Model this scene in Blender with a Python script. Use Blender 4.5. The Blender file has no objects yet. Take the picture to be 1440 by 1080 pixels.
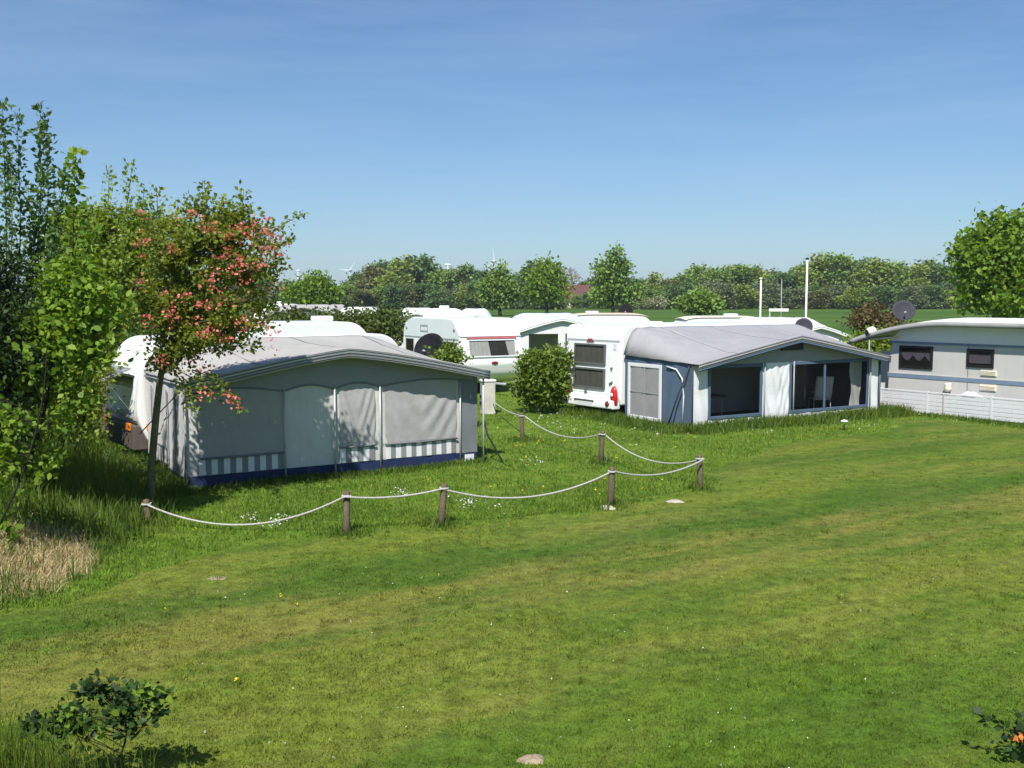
import bpy, math, random
import numpy as np
from mathutils import Vector, Matrix

S = bpy.context.scene
COL = S.collection
R = math.radians
RNG = np.random.default_rng(11)
random.seed(4)

# ------------------------------------------------------------------ camera
H = 3.45
F = 1440.0
PITCH = math.atan(122 / F)
cam_d = bpy.data.cameras.new('camera')
cam = bpy.data.objects.new('camera', cam_d)
COL.objects.link(cam)
cam.location = (0, 0, H)
cam.rotation_euler = (R(90) - PITCH, 0, 0)
cam_d.sensor_width = 36
cam_d.lens = 36.0
cam_d.clip_start = 0.1
cam_d.clip_end = 9000
S.camera = cam


def ray(px, py):
    x = (px - 720) / F
    y = (540 - py) / F
    return Vector((x, math.cos(PITCH) + y * math.sin(PITCH), -math.sin(PITCH) + y * math.cos(PITCH)))


def G(px, py, z=0.0):
    d = ray(px, py)
    t = (z - H) / d.z
    return Vector((d.x * t, d.y * t, z))


def P(px, py, Y):
    d = ray(px, py)
    t = Y / d.y
    return Vector((d.x * t, Y, H + d.z * t))


# ------------------------------------------------------------------ materials
def new_mat(name):
    m = bpy.data.materials.new(name)
    m.use_nodes = True
    nt = m.node_tree
    return m, nt, nt.nodes['Principled BSDF'], nt.links


def mat(name, col, rough=0.6, vary=0.12, scale=3.0, bump=0.0, bscale=60.0, spec=0.4, coat=0.0, metal=0.0, stretch=(1, 1, 1), dirt=0.0):
    m, nt, b, L = new_mat(name)
    b.inputs['Roughness'].default_value = rough
    b.inputs['Specular IOR Level'].default_value = spec
    b.inputs['Metallic'].default_value = metal
    b.inputs['Coat Weight'].default_value = coat
    tc = nt.nodes.new('ShaderNodeTexCoord')
    mp = nt.nodes.new('ShaderNodeMapping')
    mp.inputs['Scale'].default_value = stretch
    L.new(tc.outputs['Object'], mp.inputs['Vector'])
    n = nt.nodes.new('ShaderNodeTexNoise')
    n.inputs['Scale'].default_value = scale
    n.inputs['Detail'].default_value = 6
    n.inputs['Roughness'].default_value = 0.65
    L.new(mp.outputs[0], n.inputs['Vector'])
    r = nt.nodes.new('ShaderNodeValToRGB')
    r.color_ramp.elements[0].position = 0.3
    r.color_ramp.elements[1].position = 0.7
    a = [c * (1 - vary) for c in col]
    c2 = [min(1, c * (1 + vary)) for c in col]
    r.color_ramp.elements[0].color = (*a, 1)
    r.color_ramp.elements[1].color = (*c2, 1)
    L.new(n.outputs['Fac'], r.inputs['Fac'])
    out = r.outputs['Color']
    if dirt > 0:
        n3 = nt.nodes.new('ShaderNodeTexNoise')
        n3.inputs['Scale'].default_value = scale * 2.3
        n3.inputs['Detail'].default_value = 8
        n3.inputs['Roughness'].default_value = 0.75
        mp3 = nt.nodes.new('ShaderNodeMapping')
        mp3.inputs['Scale'].default_value = (3, 3, 0.5)
        L.new(tc.outputs['Object'], mp3.inputs['Vector'])
        L.new(mp3.outputs[0], n3.inputs['Vector'])
        rr = nt.nodes.new('ShaderNodeValToRGB')
        rr.color_ramp.elements[0].position = 0.5
        rr.color_ramp.elements[0].color = (0, 0, 0, 1)
        rr.color_ramp.elements[1].position = 0.75
        rr.color_ramp.elements[1].color = (dirt, dirt, dirt, 1)
        L.new(n3.outputs['Fac'], rr.inputs['Fac'])
        mx = nt.nodes.new('ShaderNodeMix')
        mx.data_type = 'RGBA'
        L.new(rr.outputs['Color'], mx.inputs['Factor'])
        L.new(out, mx.inputs['A'])
        mx.inputs['B'].default_value = (col[0] * 0.45, col[1] * 0.45, col[2] * 0.36, 1)
        out = mx.outputs['Result']
    L.new(out, b.inputs['Base Color'])
    if bump > 0:
        n2 = nt.nodes.new('ShaderNodeTexNoise')
        n2.inputs['Scale'].default_value = bscale
        n2.inputs['Detail'].default_value = 4
        L.new(tc.outputs['Object'], n2.inputs['Vector'])
        bp = nt.nodes.new('ShaderNodeBump')
        bp.inputs['Strength'].default_value = bump
        bp.inputs['Distance'].default_value = 0.02
        L.new(n2.outputs['Fac'], bp.inputs['Height'])
        L.new(bp.outputs[0], b.inputs['Normal'])
    return m


def leaf_mat(name, c1, c2, trans=0.35, nscale=1.2, haze=0.0):
    """foliage: per leaf variation plus broad patches, partly translucent"""
    m, nt, b, L = new_mat(name)
    g = nt.nodes.new('ShaderNodeNewGeometry')
    n = nt.nodes.new('ShaderNodeTexNoise')
    n.inputs['Scale'].default_value = nscale
    n.inputs['Detail'].default_value = 3
    L.new(g.outputs['Position'], n.inputs['Vector'])
    add = nt.nodes.new('ShaderNodeMath')
    add.operation = 'MULTIPLY_ADD'
    L.new(n.outputs['Fac'], add.inputs[0])
    add.inputs[1].default_value = 1.1
    sub = nt.nodes.new('ShaderNodeMath')
    sub.operation = 'MULTIPLY_ADD'
    L.new(g.outputs['Random Per Island'], sub.inputs[0])
    sub.inputs[1].default_value = 0.7
    sub.inputs[2].default_value = -0.4
    L.new(sub.outputs[0], add.inputs[2])
    r = nt.nodes.new('ShaderNodeValToRGB')
    r.color_ramp.elements[0].color = (*c1, 1)
    r.color_ramp.elements[1].color = (*c2, 1)
    r.color_ramp.elements[0].position = 0.1
    r.color_ramp.elements[1].position = 0.9
    L.new(add.outputs[0], r.inputs['Fac'])
    L.new(r.outputs['Color'], b.inputs['Base Color'])
    b.inputs['Roughness'].default_value = 0.55
    b.inputs['Specular IOR Level'].default_value = 0.3
    t = nt.nodes.new('ShaderNodeBsdfTranslucent')
    mul = nt.nodes.new('ShaderNodeMix')
    mul.data_type = 'RGBA'
    mul.blend_type = 'MULTIPLY'
    mul.inputs['Factor'].default_value = 1
    L.new(r.outputs['Color'], mul.inputs['A'])
    mul.inputs['B'].default_value = (1.5, 1.35, 0.5, 1)
    L.new(mul.outputs['Result'], t.inputs['Color'])
    mx = nt.nodes.new('ShaderNodeMixShader')
    mx.inputs[0].default_value = trans
    L.new(b.outputs[0], mx.inputs[1])
    L.new(t.outputs[0], mx.inputs[2])
    L.new(mx.outputs[0], nt.nodes['Material Output'].inputs['Surface'])
    return m


def glass_mat(name, tint, mixv=0.5, rough=0.03):
    m, nt, b, L = new_mat(name)
    b.inputs['Base Color'].default_value = (0.015, 0.017, 0.018, 1)
    b.inputs['Roughness'].default_value = rough
    b.inputs['Specular IOR Level'].default_value = 0.35
    t = nt.nodes.new('ShaderNodeBsdfTransparent')
    t.inputs['Color'].default_value = (*tint, 1)
    mx = nt.nodes.new('ShaderNodeMixShader')
    mx.inputs[0].default_value = mixv
    L.new(b.outputs[0], mx.inputs[1])
    L.new(t.outputs[0], mx.inputs[2])
    L.new(mx.outputs[0], nt.nodes['Material Output'].inputs['Surface'])
    return m


VN = Vector((-0.515, 0.857, 0))     # across the mowing stripes


def ground_mat(name, blade=False):
    """mown stripes, worn patches, lush strip beyond the rope, green farm field far off"""
    m, nt, b, L = new_mat(name)
    N = nt.nodes.new
    g = N('ShaderNodeNewGeometry')

    def noise(scale, detail=5, rough=0.6, vec=None):
        n = N('ShaderNodeTexNoise')
        n.inputs['Scale'].default_value = scale
        n.inputs['Detail'].default_value = detail
        n.inputs['Roughness'].default_value = rough
        L.new(vec or g.outputs['Position'], n.inputs['Vector'])
        return n.outputs['Fac']

    def math_(op, a, b_=None, c=None):
        k = N('ShaderNodeMath')
        k.operation = op
        for i, v in enumerate((a, b_, c)):
            if v is None:
                continue
            if isinstance(v, (int, float)):
                k.inputs[i].default_value = v
            else:
                L.new(v, k.inputs[i])
        return k.outputs[0]

    def mix(f, a, c, mode='MIX'):
        k = N('ShaderNodeMix')
        k.data_type = 'RGBA'
        k.blend_type = mode
        for sck, v in (('Factor', f), ('A', a), ('B', c)):
            if isinstance(v, (int, float)):
                k.inputs[sck].default_value = v
            elif isinstance(v, tuple):
                k.inputs[sck].default_value = (*v, 1)
            else:
                L.new(v, k.inputs[sck])
        return k.outputs['Result']

    def ramp(f, stops):
        k = N('ShaderNodeValToRGB')
        e = k.color_ramp.elements
        while len(e) < len(stops):
            e.new(0.5)
        for i, (p, c) in enumerate(stops):
            e[i].position = p
            e[i].color = (*c, 1) if isinstance(c, tuple) else (c, c, c, 1)
        L.new(f, k.inputs['Fac'])
        return k.outputs['Color']

    dot = N('ShaderNodeVectorMath')
    dot.operation = 'DOT_PRODUCT'
    L.new(g.outputs['Position'], dot.inputs[0])
    dot.inputs[1].default_value = VN
    # stretched coordinates along the mowing direction
    mp = N('ShaderNodeMapping')
    mp.inputs['Rotation'].default_value = (0, 0, -math.atan2(0.515, 0.857))
    L.new(g.outputs['Position'], mp.inputs['Vector'])
    mp2 = N('ShaderNodeMapping')
    mp2.inputs['Scale'].default_value = (0.28, 1.3, 1)
    L.new(mp.outputs[0], mp2.inputs['Vector'])
    v = math_('ADD', dot.outputs['Value'], math_('MULTIPLY_ADD', noise(0.55, 4), 2.2, -1.1))
    lush = (0.098, 0.164, 0.018)
    dark = (0.066, 0.122, 0.016)
    olive = (0.140, 0.176, 0.026)
    yell = (0.168, 0.178, 0.036)
    mid = (0.112, 0.168, 0.020)
    base = ramp(math_('MULTIPLY', v, 1 / 24.0), [
        (0.00, mid), (0.19, mid), (0.25, lush), (0.31, olive), (0.38, olive), (0.40, yell), (0.452, yell),
        (0.472, dark), (0.500, dark), (0.53, olive), (0.60, mid), (0.64, dark), (0.69, olive), (0.74, dark), (0.80, olive), (0.86, mid),
        (0.93, dark), (1.0, lush)][:16] + [(0.93, dark), (1.0, lush)])
    # broad worn and lush patches (stretched along mowing)
    pn = noise(0.9, 7, 0.68, mp2.outputs[0])
    base = mix(ramp(pn, [(0.44, 0.0), (0.70, 0.65)]), base, (0.178, 0.178, 0.046))
    pn2 = noise(1.3, 6, 0.65, mp2.outputs[0])
    k2 = N('ShaderNodeVectorMath'); k2.operation = 'ADD'
    L.new(mp2.outputs[0], k2.inputs[0]); k2.inputs[1].default_value = (13, 7, 3)
    pn2 = noise(1.1, 7, 0.66, k2.outputs[0])
    base = mix(ramp(pn2, [(0.47, 0.0), (0.60, 0.68)]), base, (0.066, 0.128, 0.016))
    # lush unmown grass inside the ropes and along the pitches
    sp = N('ShaderNodeSeparateXYZ')
    L.new(g.outputs['Position'], sp.inputs[0])
    lu = N('ShaderNodeAttribute')
    lu.attribute_name = 'lush'
    lushc = mix(ramp(noise(1.6, 6), [(0.35, 0.0), (0.65, 1.0)]), (0.090, 0.168, 0.018), (0.140, 0.200, 0.030))
    base = mix(lu.outputs['Fac'], base, lushc)
    st = N('ShaderNodeAttribute')
    st.attribute_name = 'straw'
    strawc = mix(ramp(noise(3.0, 6), [(0.35, 0.0), (0.65, 1.0)]), (0.34, 0.28, 0.15), (0.50, 0.42, 0.26))
    base = mix(math_('MULTIPLY', st.outputs['Fac'], ramp(noise(2.2, 6), [(0.38, 0.15), (0.55, 1.0)])), base, strawc)
    # far farm field
    fm = N('ShaderNodeMapRange')
    fm.inputs['From Min'].default_value = 62
    fm.inputs['From Max'].default_value = 72
    L.new(sp.outputs['Y'], fm.inputs['Value'])
    fmp = N('ShaderNodeMapping')
    fmp.inputs['Scale'].default_value = (0.006, 0.05, 1)
    L.new(g.outputs['Position'], fmp.inputs['Vector'])
    field = mix(ramp(noise(1.0, 6, 0.6, fmp.outputs[0]), [(0.4, 0.0), (0.6, 1.0)]), (0.042, 0.095, 0.014), (0.080, 0.140, 0.022))
    base = mix(fm.outputs[0], base, field)
    # blade-scale grain
    gr = noise(38, 3, 0.7)
    base = mix(1.0, base, ramp(gr, [(0.32, 0.78), (0.68, 1.22)]), 'MULTIPLY')
    gr3 = noise(3.4, 7, 0.78)
    base = mix(1.0, base, ramp(gr3, [(0.36, 0.70), (0.50, 1.0), (0.66, 1.18)]), 'MULTIPLY')
    gr2 = noise(7.0, 5, 0.7)
    base = mix(1.0, base, ramp(gr2, [(0.30, 0.72), (0.70, 1.28)]), 'MULTIPLY')
    if blade:
        base = mix(1.0, base, ramp(g.outputs['Random Per Island'], [(0.0, 0.98), (0.8, 1.40), (1.0, 1.75)]), 'MULTIPLY')
    L.new(base, b.inputs['Base Color'])
    b.inputs['Roughness'].default_value = 0.75
    b.inputs['Specular IOR Level'].default_value = 0.06
    if blade:
        t = N('ShaderNodeBsdfTranslucent')
        L.new(mix(1.0, base, (1.3, 1.2, 0.6), 'MULTIPLY'), t.inputs['Color'])
        mx = N('ShaderNodeMixShader')
        mx.inputs[0].default_value = 0.35
        L.new(b.outputs[0], mx.inputs[1])
        L.new(t.outputs[0], mx.inputs[2])
        L.new(mx.outputs[0], nt.nodes['Material Output'].inputs['Surface'])
    else:
        bp = N('ShaderNodeBump')
        bp.inputs['Strength'].default_value = 0.6
        bp.inputs['Distance'].default_value = 0.03
        L.new(gr, bp.inputs['Height'])
        L.new(bp.outputs[0], b.inputs['Normal'])
    return m


M = {}
M['lawn'] = ground_mat('lawn_turf')
M['blade'] = ground_mat('grass_blade', True)
M['tall'] = leaf_mat('tall_grass_blade', (0.056, 0.120, 0.014), (0.140, 0.205, 0.028), 0.4, 0.8)
M['straw'] = leaf_mat('dry_grass_blade', (0.36, 0.295, 0.165), (0.62, 0.53, 0.34), 0.35, 0.8)
M['white'] = mat('white_caravan_paint', (0.80, 0.81, 0.80), 0.35, 0.03, 1.2, coat=0.2, dirt=0.10)
M['whitecool'] = mat('cool_white_caravan_paint', (0.68, 0.72, 0.75), 0.4, 0.03, 1.2, coat=0.2, dirt=0.12)
M['cream'] = mat('cream_roof_paint', (0.72, 0.66, 0.55), 0.5, 0.05, 1.0, dirt=0.25)
M['beige'] = mat('beige_roof_paint', (0.66, 0.54, 0.42), 0.5, 0.05, 1.0, dirt=0.25)
M['offwhite'] = mat('weathered_white_panel', (0.66, 0.67, 0.66), 0.5, 0.05, 1.0, dirt=0.3)
M['grey_fabric'] = mat('grey_canvas', (0.55, 0.54, 0.515), 0.85, 0.06, 1.4, 0.6, 7, 0.15, dirt=0.22)
M['grey_curtain'] = mat('grey_curtain_canvas', (0.345, 0.34, 0.335), 0.85, 0.06, 1.4, 0.6, 6, 0.15, dirt=0.15)
M['gable_fabric'] = mat('shaded_grey_canvas', (0.26, 0.275, 0.275), 0.85, 0.06, 1.4, 0.25, 25, 0.15)  # shade under the roof overhang put into a darker grey canvas
M['roof_fabric'] = mat('pale_canvas_roof', (0.385, 0.375, 0.355), 0.8, 0.07, 0.9, 0.25, 14, 0.2, dirt=0.3)
M['dark_fabric'] = mat('dark_grey_canvas', (0.17, 0.18, 0.19), 0.85, 0.08, 1.6, 0.25, 25, 0.15)
M['lilac_fabric'] = mat('lilac_grey_canvas_roof', (0.325, 0.322, 0.332), 0.6, 0.07, 0.9, 0.25, 12, 0.25, dirt=0.25)
M['blue_fabric'] = mat('blue_canvas', (0.085, 0.125, 0.185), 0.8, 0.1, 2.0, 0.25, 22, 0.15)
M['navy'] = mat('navy_mud_skirt', (0.018, 0.030, 0.085), 0.65, 0.2, 2.5, 0.4, 14, 0.25, dirt=0.3)
M['white_fabric'] = mat('white_canvas', (0.66, 0.67, 0.68), 0.8, 0.05, 1.5, 0.35, 14, 0.15, dirt=0.12)
M['stripe_grey'] = mat('grey_stripe_canvas', (0.22, 0.225, 0.23), 0.85, 0.06, 2, 0.1, 20, 0.15)
M['pole'] = mat('grey_metal_pole', (0.46, 0.47, 0.47), 0.45, 0.06, 4, metal=0.2)
M['darkpole'] = mat('dark_strap', (0.03, 0.032, 0.04), 0.6, 0.1, 4)
M['frame'] = mat('dark_rubber_frame', (0.10, 0.105, 0.11), 0.5, 0.1, 5)
M['greyframe'] = mat('grey_window_frame', (0.30, 0.31, 0.32), 0.5, 0.05, 5)
M['black'] = mat('black_plastic', (0.012, 0.012, 0.014), 0.5, 0.2, 5)
M['red'] = mat('red_lens', (0.45, 0.018, 0.022), 0.15, 0.1, 5, coat=0.5)
M['darkred'] = mat('dark_red_lens', (0.20, 0.02, 0.025), 0.25, 0.1, 5, coat=0.4)
M['orange'] = mat('orange_lens', (0.75, 0.20, 0.02), 0.2, 0.1, 5, coat=0.5)
M['redtrim'] = mat('faded_red_trim', (0.42, 0.13, 0.13), 0.5, 0.1, 3)
M['brown'] = mat('brown_skirt_paint', (0.10, 0.085, 0.075), 0.6, 0.2, 3, dirt=0.4)
M['plate'] = mat('number_plate', (0.62, 0.63, 0.64), 0.4, 0.02, 8)
M['dish'] = mat('dish_grey', (0.042, 0.043, 0.054), 0.7, 0.1, 4, spec=0.15)
M['dishdark'] = mat('dish_anthracite', (0.012, 0.0125, 0.016), 0.7, 0.1, 4, spec=0.1)
M['wood'] = mat('weathered_post_wood', (0.125, 0.102, 0.068), 0.85, 0.35, 9, 0.6, 40, 0.1, stretch=(3, 3, 0.5))
M['rope'] = mat('white_rope', (0.46, 0.45, 0.42), 0.9, 0.12, 30, 0.8, 90, 0.1)
M['stone'] = mat('pale_stone', (0.40, 0.36, 0.30), 0.9, 0.25, 6, 0.8, 30, 0.1)
M['concrete'] = mat('pale_concrete', (0.50, 0.48, 0.43), 0.85, 0.15, 3, 0.4, 40, 0.1, dirt=0.5)
M['soil'] = mat('bare_dry_soil', (0.29, 0.235, 0.165), 0.95, 0.25, 6, 0.8, 30, 0.05)
M['bark'] = mat('grey_brown_bark', (0.115, 0.095, 0.072), 0.9, 0.4, 8, 0.8, 35, 0.1, stretch=(2, 2, 0.6))
M['bark_lichen'] = mat('lichen_bark', (0.165, 0.145, 0.082), 0.9, 0.4, 6, 0.8, 35, 0.1, stretch=(1, 1, 0.7))
M['bark_dark'] = mat('dark_bark', (0.035, 0.03, 0.024), 0.9, 0.4, 8, 0.8, 35, 0.1)
M['plank'] = mat('white_plastic_plank', (0.62, 0.63, 0.65), 0.5, 0.04, 2, dirt=0.25)
M['bluestripe'] = mat('blue_grey_trim', (0.16, 0.22, 0.32), 0.5, 0.12, 3)
M['wallgrey'] = mat('pale_grey_wall', (0.50, 0.49, 0.475), 0.6, 0.05, 1.0, dirt=0.2)
M['tarproof'] = mat('grey_sheet_roof', (0.30, 0.30, 0.29), 0.6, 0.12, 1.5, dirt=0.35)
M['roofsheet'] = mat('pale_sheet_roof', (0.74, 0.73, 0.70), 0.5, 0.06, 1.0, dirt=0.25)
M['lace'] = mat('violet_lace', (0.62, 0.58, 0.74), 0.9, 0.2, 12)
M['curtain'] = mat('white_net_curtain', (0.74, 0.72, 0.70), 0.9, 0.08, 6)
M['interior'] = mat('dim_interior', (0.06, 0.058, 0.055), 0.9, 0.3, 3)
M['brick'] = mat('orange_brick', (0.36, 0.12, 0.055), 0.9, 0.25, 2)
M['rooftile'] = mat('brown_roof_tile', (0.105, 0.052, 0.042), 0.9, 0.25, 2, 0.4, 6)
M['turbine'] = mat('turbine_hazed', (0.58, 0.64, 0.70), 0.5, 0.02, 1)  # distance haze put into the turbines' grey-blue colour
M['glass_dark'] = glass_mat('tinted_pane', (0.78, 0.77, 0.76), 0.72)
M['glass_film'] = glass_mat('clear_film_window', (0.80, 0.80, 0.77), 0.88, 0.08)
M['glass_clear'] = glass_mat('clear_pane', (0.92, 0.93, 0.92), 0.85)
M['gauze'] = mat('grey_window_blind', (0.27, 0.265, 0.27), 0.8, 0.10, 2.0, 0.3, 30)
M['plastic_grey'] = mat('grey_plastic', (0.30, 0.31, 0.33), 0.5, 0.1, 3)
M['petal'] = mat('white_petal', (0.80, 0.80, 0.76), 0.7, 0.05, 20)
M['yellow_petal'] = mat('yellow_petal', (0.75, 0.55, 0.02), 0.7, 0.1, 20)
M['blossom'] = leaf_mat('pink_blossom', (0.42, 0.085, 0.070), (0.78, 0.28, 0.22), 0.25, 5.0)
M['lf_haw'] = leaf_mat('hawthorn_leaf', (0.085, 0.135, 0.018), (0.245, 0.305, 0.045), 0.42, 1.6)
M['lf_bright'] = leaf_mat('bright_green_leaf', (0.095, 0.195, 0.018), (0.235, 0.345, 0.040), 0.4, 1.4)
M['lf_lime'] = leaf_mat('yellow_green_leaf', (0.120, 0.205, 0.022), (0.28, 0.36, 0.058), 0.4, 1.0)
M['lf_shade'] = leaf_mat('shaded_green_leaf', (0.016, 0.034, 0.010), (0.050, 0.092, 0.022), 0.2, 1.4)  # shade of the willow's lower crown put into the leaf colour
M['lf_willow'] = leaf_mat('blue_green_leaf', (0.055, 0.120, 0.036), (0.130, 0.215, 0.065), 0.4, 1.4)
M['lf_bush'] = leaf_mat('bush_leaf', (0.062, 0.125, 0.016), (0.185, 0.255, 0.036), 0.3, 2.2)
M['lf_rose'] = leaf_mat('shaded_rose_leaf', (0.012, 0.030, 0.010), (0.040, 0.085, 0.016), 0.2, 3.0)  # shade on leaves out of the sun put into their near-black green
M['lf_red'] = leaf_mat('reddish_brown_leaf', (0.080, 0.062, 0.028), (0.155, 0.122, 0.050), 0.25, 0.8)
M['lf_hedge'] = leaf_mat('hedge_leaf', (0.055, 0.085, 0.018), (0.125, 0.165, 0.034), 0.3, 0.6)
M['lf_far1'] = leaf_mat('far_leaf_mid', (0.1, 0.19, 0.036), (0.21, 0.31, 0.06), 0.2, 0.10)
M['lf_far2'] = leaf_mat('far_leaf_dark', (0.066, 0.14, 0.044), (0.145, 0.225, 0.066), 0.2, 0.10)
M['lf_far3'] = leaf_mat('far_leaf_yellow', (0.14, 0.21, 0.04), (0.27, 0.34, 0.064), 0.2, 0.10)
M['lf_far4'] = leaf_mat('far_leaf_grey', (0.105, 0.15, 0.078), (0.19, 0.235, 0.115), 0.2, 0.10)
M['lf_far5'] = leaf_mat('far_leaf_brown', (0.115, 0.135, 0.045), (0.2, 0.21, 0.068), 0.2, 0.10)
M['lf_farflower'] = leaf_mat('far_white_blossom', (0.16, 0.19, 0.07), (0.38, 0.38, 0.26), 0.2, 0.3)
M['twig'] = mat('bare_twig', (0.26, 0.225, 0.22), 0.9, 0.2, 1)
M['orange_leaf'] = leaf_mat('orange_leaf', (0.45, 0.13, 0.03), (0.65, 0.25, 0.05), 0.3, 3)


# ------------------------------------------------------------------ mesh tools
class MB:
    def __init__(self, T=None):
        self.v, self.f, self.mi = [], [], []
        self.T = T           # (origin, ax, ay, az)

    def _p(self, p):
        if self.T is None:
            return tuple(p)
        o, a, b, c = self.T
        return tuple(o + a * p[0] + b * p[1] + c * p[2])

    def add(self, pts, faces, m=0):
        k = len(self.v)
        self.v += [self._p(p) for p in pts]
        self.f += [tuple(i + k for i in f) for f in faces]
        self.mi += [m] * len(faces)
        return self

    def box(self, x0, x1, y0, y1, z0, z1, m=0):
        p = [(x, y, z) for z in (z0, z1) for y in (y0, y1) for x in (x0, x1)]
        return self.add(p, [(0, 2, 3, 1), (4, 5, 7, 6), (0, 1, 5, 4), (2, 6, 7, 3), (0, 4, 6, 2), (1, 3, 7, 5)], m)

    def prism(self, prof, axis, a0, a1, m=0, mcap=None):
        """prof: list of 2-D points, extruded along axis ('x','y','z')"""
        n = len(prof)

        def q(p, a):
            return {'x': (a, p[0], p[1]), 'y': (p[0], a, p[1]), 'z': (p[0], p[1], a)}[axis]
        pts = [q(p, a0) for p in prof] + [q(p, a1) for p in prof]
        k = len(self.v)
        self.add(pts, [(i, (i + 1) % n, n + (i + 1) % n, n + i) for i in range(n)], m)
        self.add([], [], m)
        self.f += [tuple(k + i for i in range(n))[::-1], tuple(k + n + i for i in range(n))]
        self.mi += [m if mcap is None else mcap] * 2
        return self

    def grid(self, fn, nu, nv, m=0):
        """m may be a function of (i, j)"""
        pts = [fn(i / nu, j / nv) for j in range(nv + 1) for i in range(nu + 1)]
        k = len(self.v)
        self.v += [self._p(p) for p in pts]
        for j in range(nv):
            for i in range(nu):
                a = k + j * (nu + 1) + i
                self.f.append((a, a + 1, a + nu + 2, a + nu + 1))
                self.mi.append(m(i, j) if callable(m) else m)
        return self

    def tube(self, path, rad, n=8, m=0, cap=True):
        path = [Vector(p) for p in path]
        if not isinstance(rad, (list, tuple)):
            rad = [rad] * len(path)
        rings = []
        up = Vector((0.31, 0.2, 0.93)).normalized()
        for i, p in enumerate(path):
            t = (path[min(i + 1, len(path) - 1)] - path[max(i - 1, 0)])
            t = t.normalized() if t.length > 1e-9 else Vector((0, 0, 1))
            s = t.cross(up)
            if s.length < 0.05:
                s = t.cross(Vector((1, 0, 0)))
            s.normalize()
            w = s.cross(t)
            rings.append([p + s * (rad[i] * math.cos(2 * math.pi * k / n)) + w * (rad[i] * math.sin(2 * math.pi * k / n)) for k in range(n)])
        pts = [q for r in rings for q in r]
        fs = []
        for i in range(len(path) - 1):
            for k in range(n):
                a, b = i * n + k, i * n + (k + 1) % n
                fs.append((a, b, b + n, a + n))
        if cap:
            fs.append(tuple(range(n))[::-1])
            fs.append(tuple((len(path) - 1) * n + k for k in range(n)))
        return self.add(pts, fs, m)

    def lathe(self, prof, o=(0, 0, 0), n=20, m=0, axis=None):
        """prof: (radius, height) around axis from o"""
        o = Vector(o)
        az = Vector(axis or (0, 0, 1)).normalized()
        ax = az.cross(Vector((0, 1, 0.01)))
        ax.normalize()
        ay = az.cross(ax)
        pts = [o + az * h + ax * (r * math.cos(2 * math.pi * k / n)) + ay * (r * math.sin(2 * math.pi * k / n)) for r, h in prof for k in range(n)]
        fs = [(i * n + k, i * n + (k + 1) % n, (i + 1) * n + (k + 1) % n, (i + 1) * n + k) for i in range(len(prof) - 1) for k in range(n)]
        return self.add(pts, fs, m)

    def build(self, name, mats, parent=None, smooth=False, bevel=0.0, solid=0.0, label=None):
        me = bpy.data.meshes.new(name)
        me.from_pydata(self.v, [], self.f)
        for x in (mats if isinstance(mats, (list, tuple)) else [mats]):
            me.materials.append(M[x] if isinstance(x, str) else x)
        me.polygons.foreach_set('material_index', self.mi)
        if smooth:
            me.polygons.foreach_set('use_smooth', [True] * len(me.polygons))
        me.update()
        o = bpy.data.objects.new(name, me)
        COL.objects.link(o)
        if parent:
            o.parent = parent
        if solid:
            s = o.modifiers.new('thickness', 'SOLIDIFY')
            s.thickness = solid
            s.offset = 0
        if bevel:
            bv = o.modifiers.new('bevel', 'BEVEL')
            bv.width = bevel
            bv.segments = 2
            bv.limit_method = 'ANGLE'
            bv.angle_limit = R(35)
        if label:
            o['label'] = label
        return o


def fast_mesh(name, V, Fq, mats, parent=None, mi=None):
    V = np.asarray(V, dtype=np.float32)
    Fq = np.asarray(Fq, dtype=np.int32)
    n, k = Fq.shape
    me = bpy.data.meshes.new(name)
    me.vertices.add(len(V))
    me.vertices.foreach_set('co', V.ravel())
    me.loops.add(n * k)
    me.loops.foreach_set('vertex_index', Fq.ravel())
    me.polygons.add(n)
    me.polygons.foreach_set('loop_start', np.arange(0, n * k, k, dtype=np.int32))
    for x in (mats if isinstance(mats, (list, tuple)) else [mats]):
        me.materials.append(M[x])
    if mi is not None:
        me.polygons.foreach_set('material_index', np.asarray(mi, dtype=np.int32))
    me.update(calc_edges=True)
    me.validate()
    o = bpy.data.objects.new(name, me)
    COL.objects.link(o)
    if parent:
        o.parent = parent
    return o


def tag(o, label=None, cat=None, group=None, kind=None):
    if label: o['label'] = label
    if cat: o['category'] = cat
    if group: o['group'] = group
    if kind: o['kind'] = kind
    return o


def thing(name, label, cat, loc=(0, 0, 0), rz=0.0, group=None):
    o = bpy.data.objects.new(name, None)
    o.empty_display_size = 0.2
    COL.objects.link(o)
    o.location = loc
    o.rotation_euler = (0, 0, rz)
    return tag(o, label, cat, group)


def copy_tree(o, parent=None):
    c = o.copy()
    COL.objects.link(c)
    if parent:
        c.parent = parent
    for ch in [x for x in COL.objects if x.parent == o]:
        copy_tree(ch, c)
    return c


# ------------------------------------------------------------------ terrain
def sst(x):
    x = np.clip(x, 0, 1)
    return x * x * (3 - 2 * x)


BE_Y = [8, 10, 12, 15, 18, 20.5, 23, 30]
BE_X = [7.0, 6.1, 5.5, 5.35, 6.0, 7.5, 9.3, 11]


def bank(x, y):
    e = np.interp(y, BE_Y, BE_X)
    return sst((-x - e) / 2.6) * sst((y - 9.5) / 3.0) * (1 - sst((y - 27) / 6))


def hgt(x, y):
    x = np.asarray(x, float)
    y = np.asarray(y, float)
    z = 1.85 * sst((7.4 - y) / 6.0) + 1.0 * bank(x, y)
    near = 1 - sst((y - 30) / 20)
    z = z + near * 0.02 * (np.sin(x * 1.3 + y * 0.7) + np.sin(x * 0.6 - y * 1.1 + 1))
    return z


def gz(x, y):
    return float(hgt(x, y))


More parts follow.
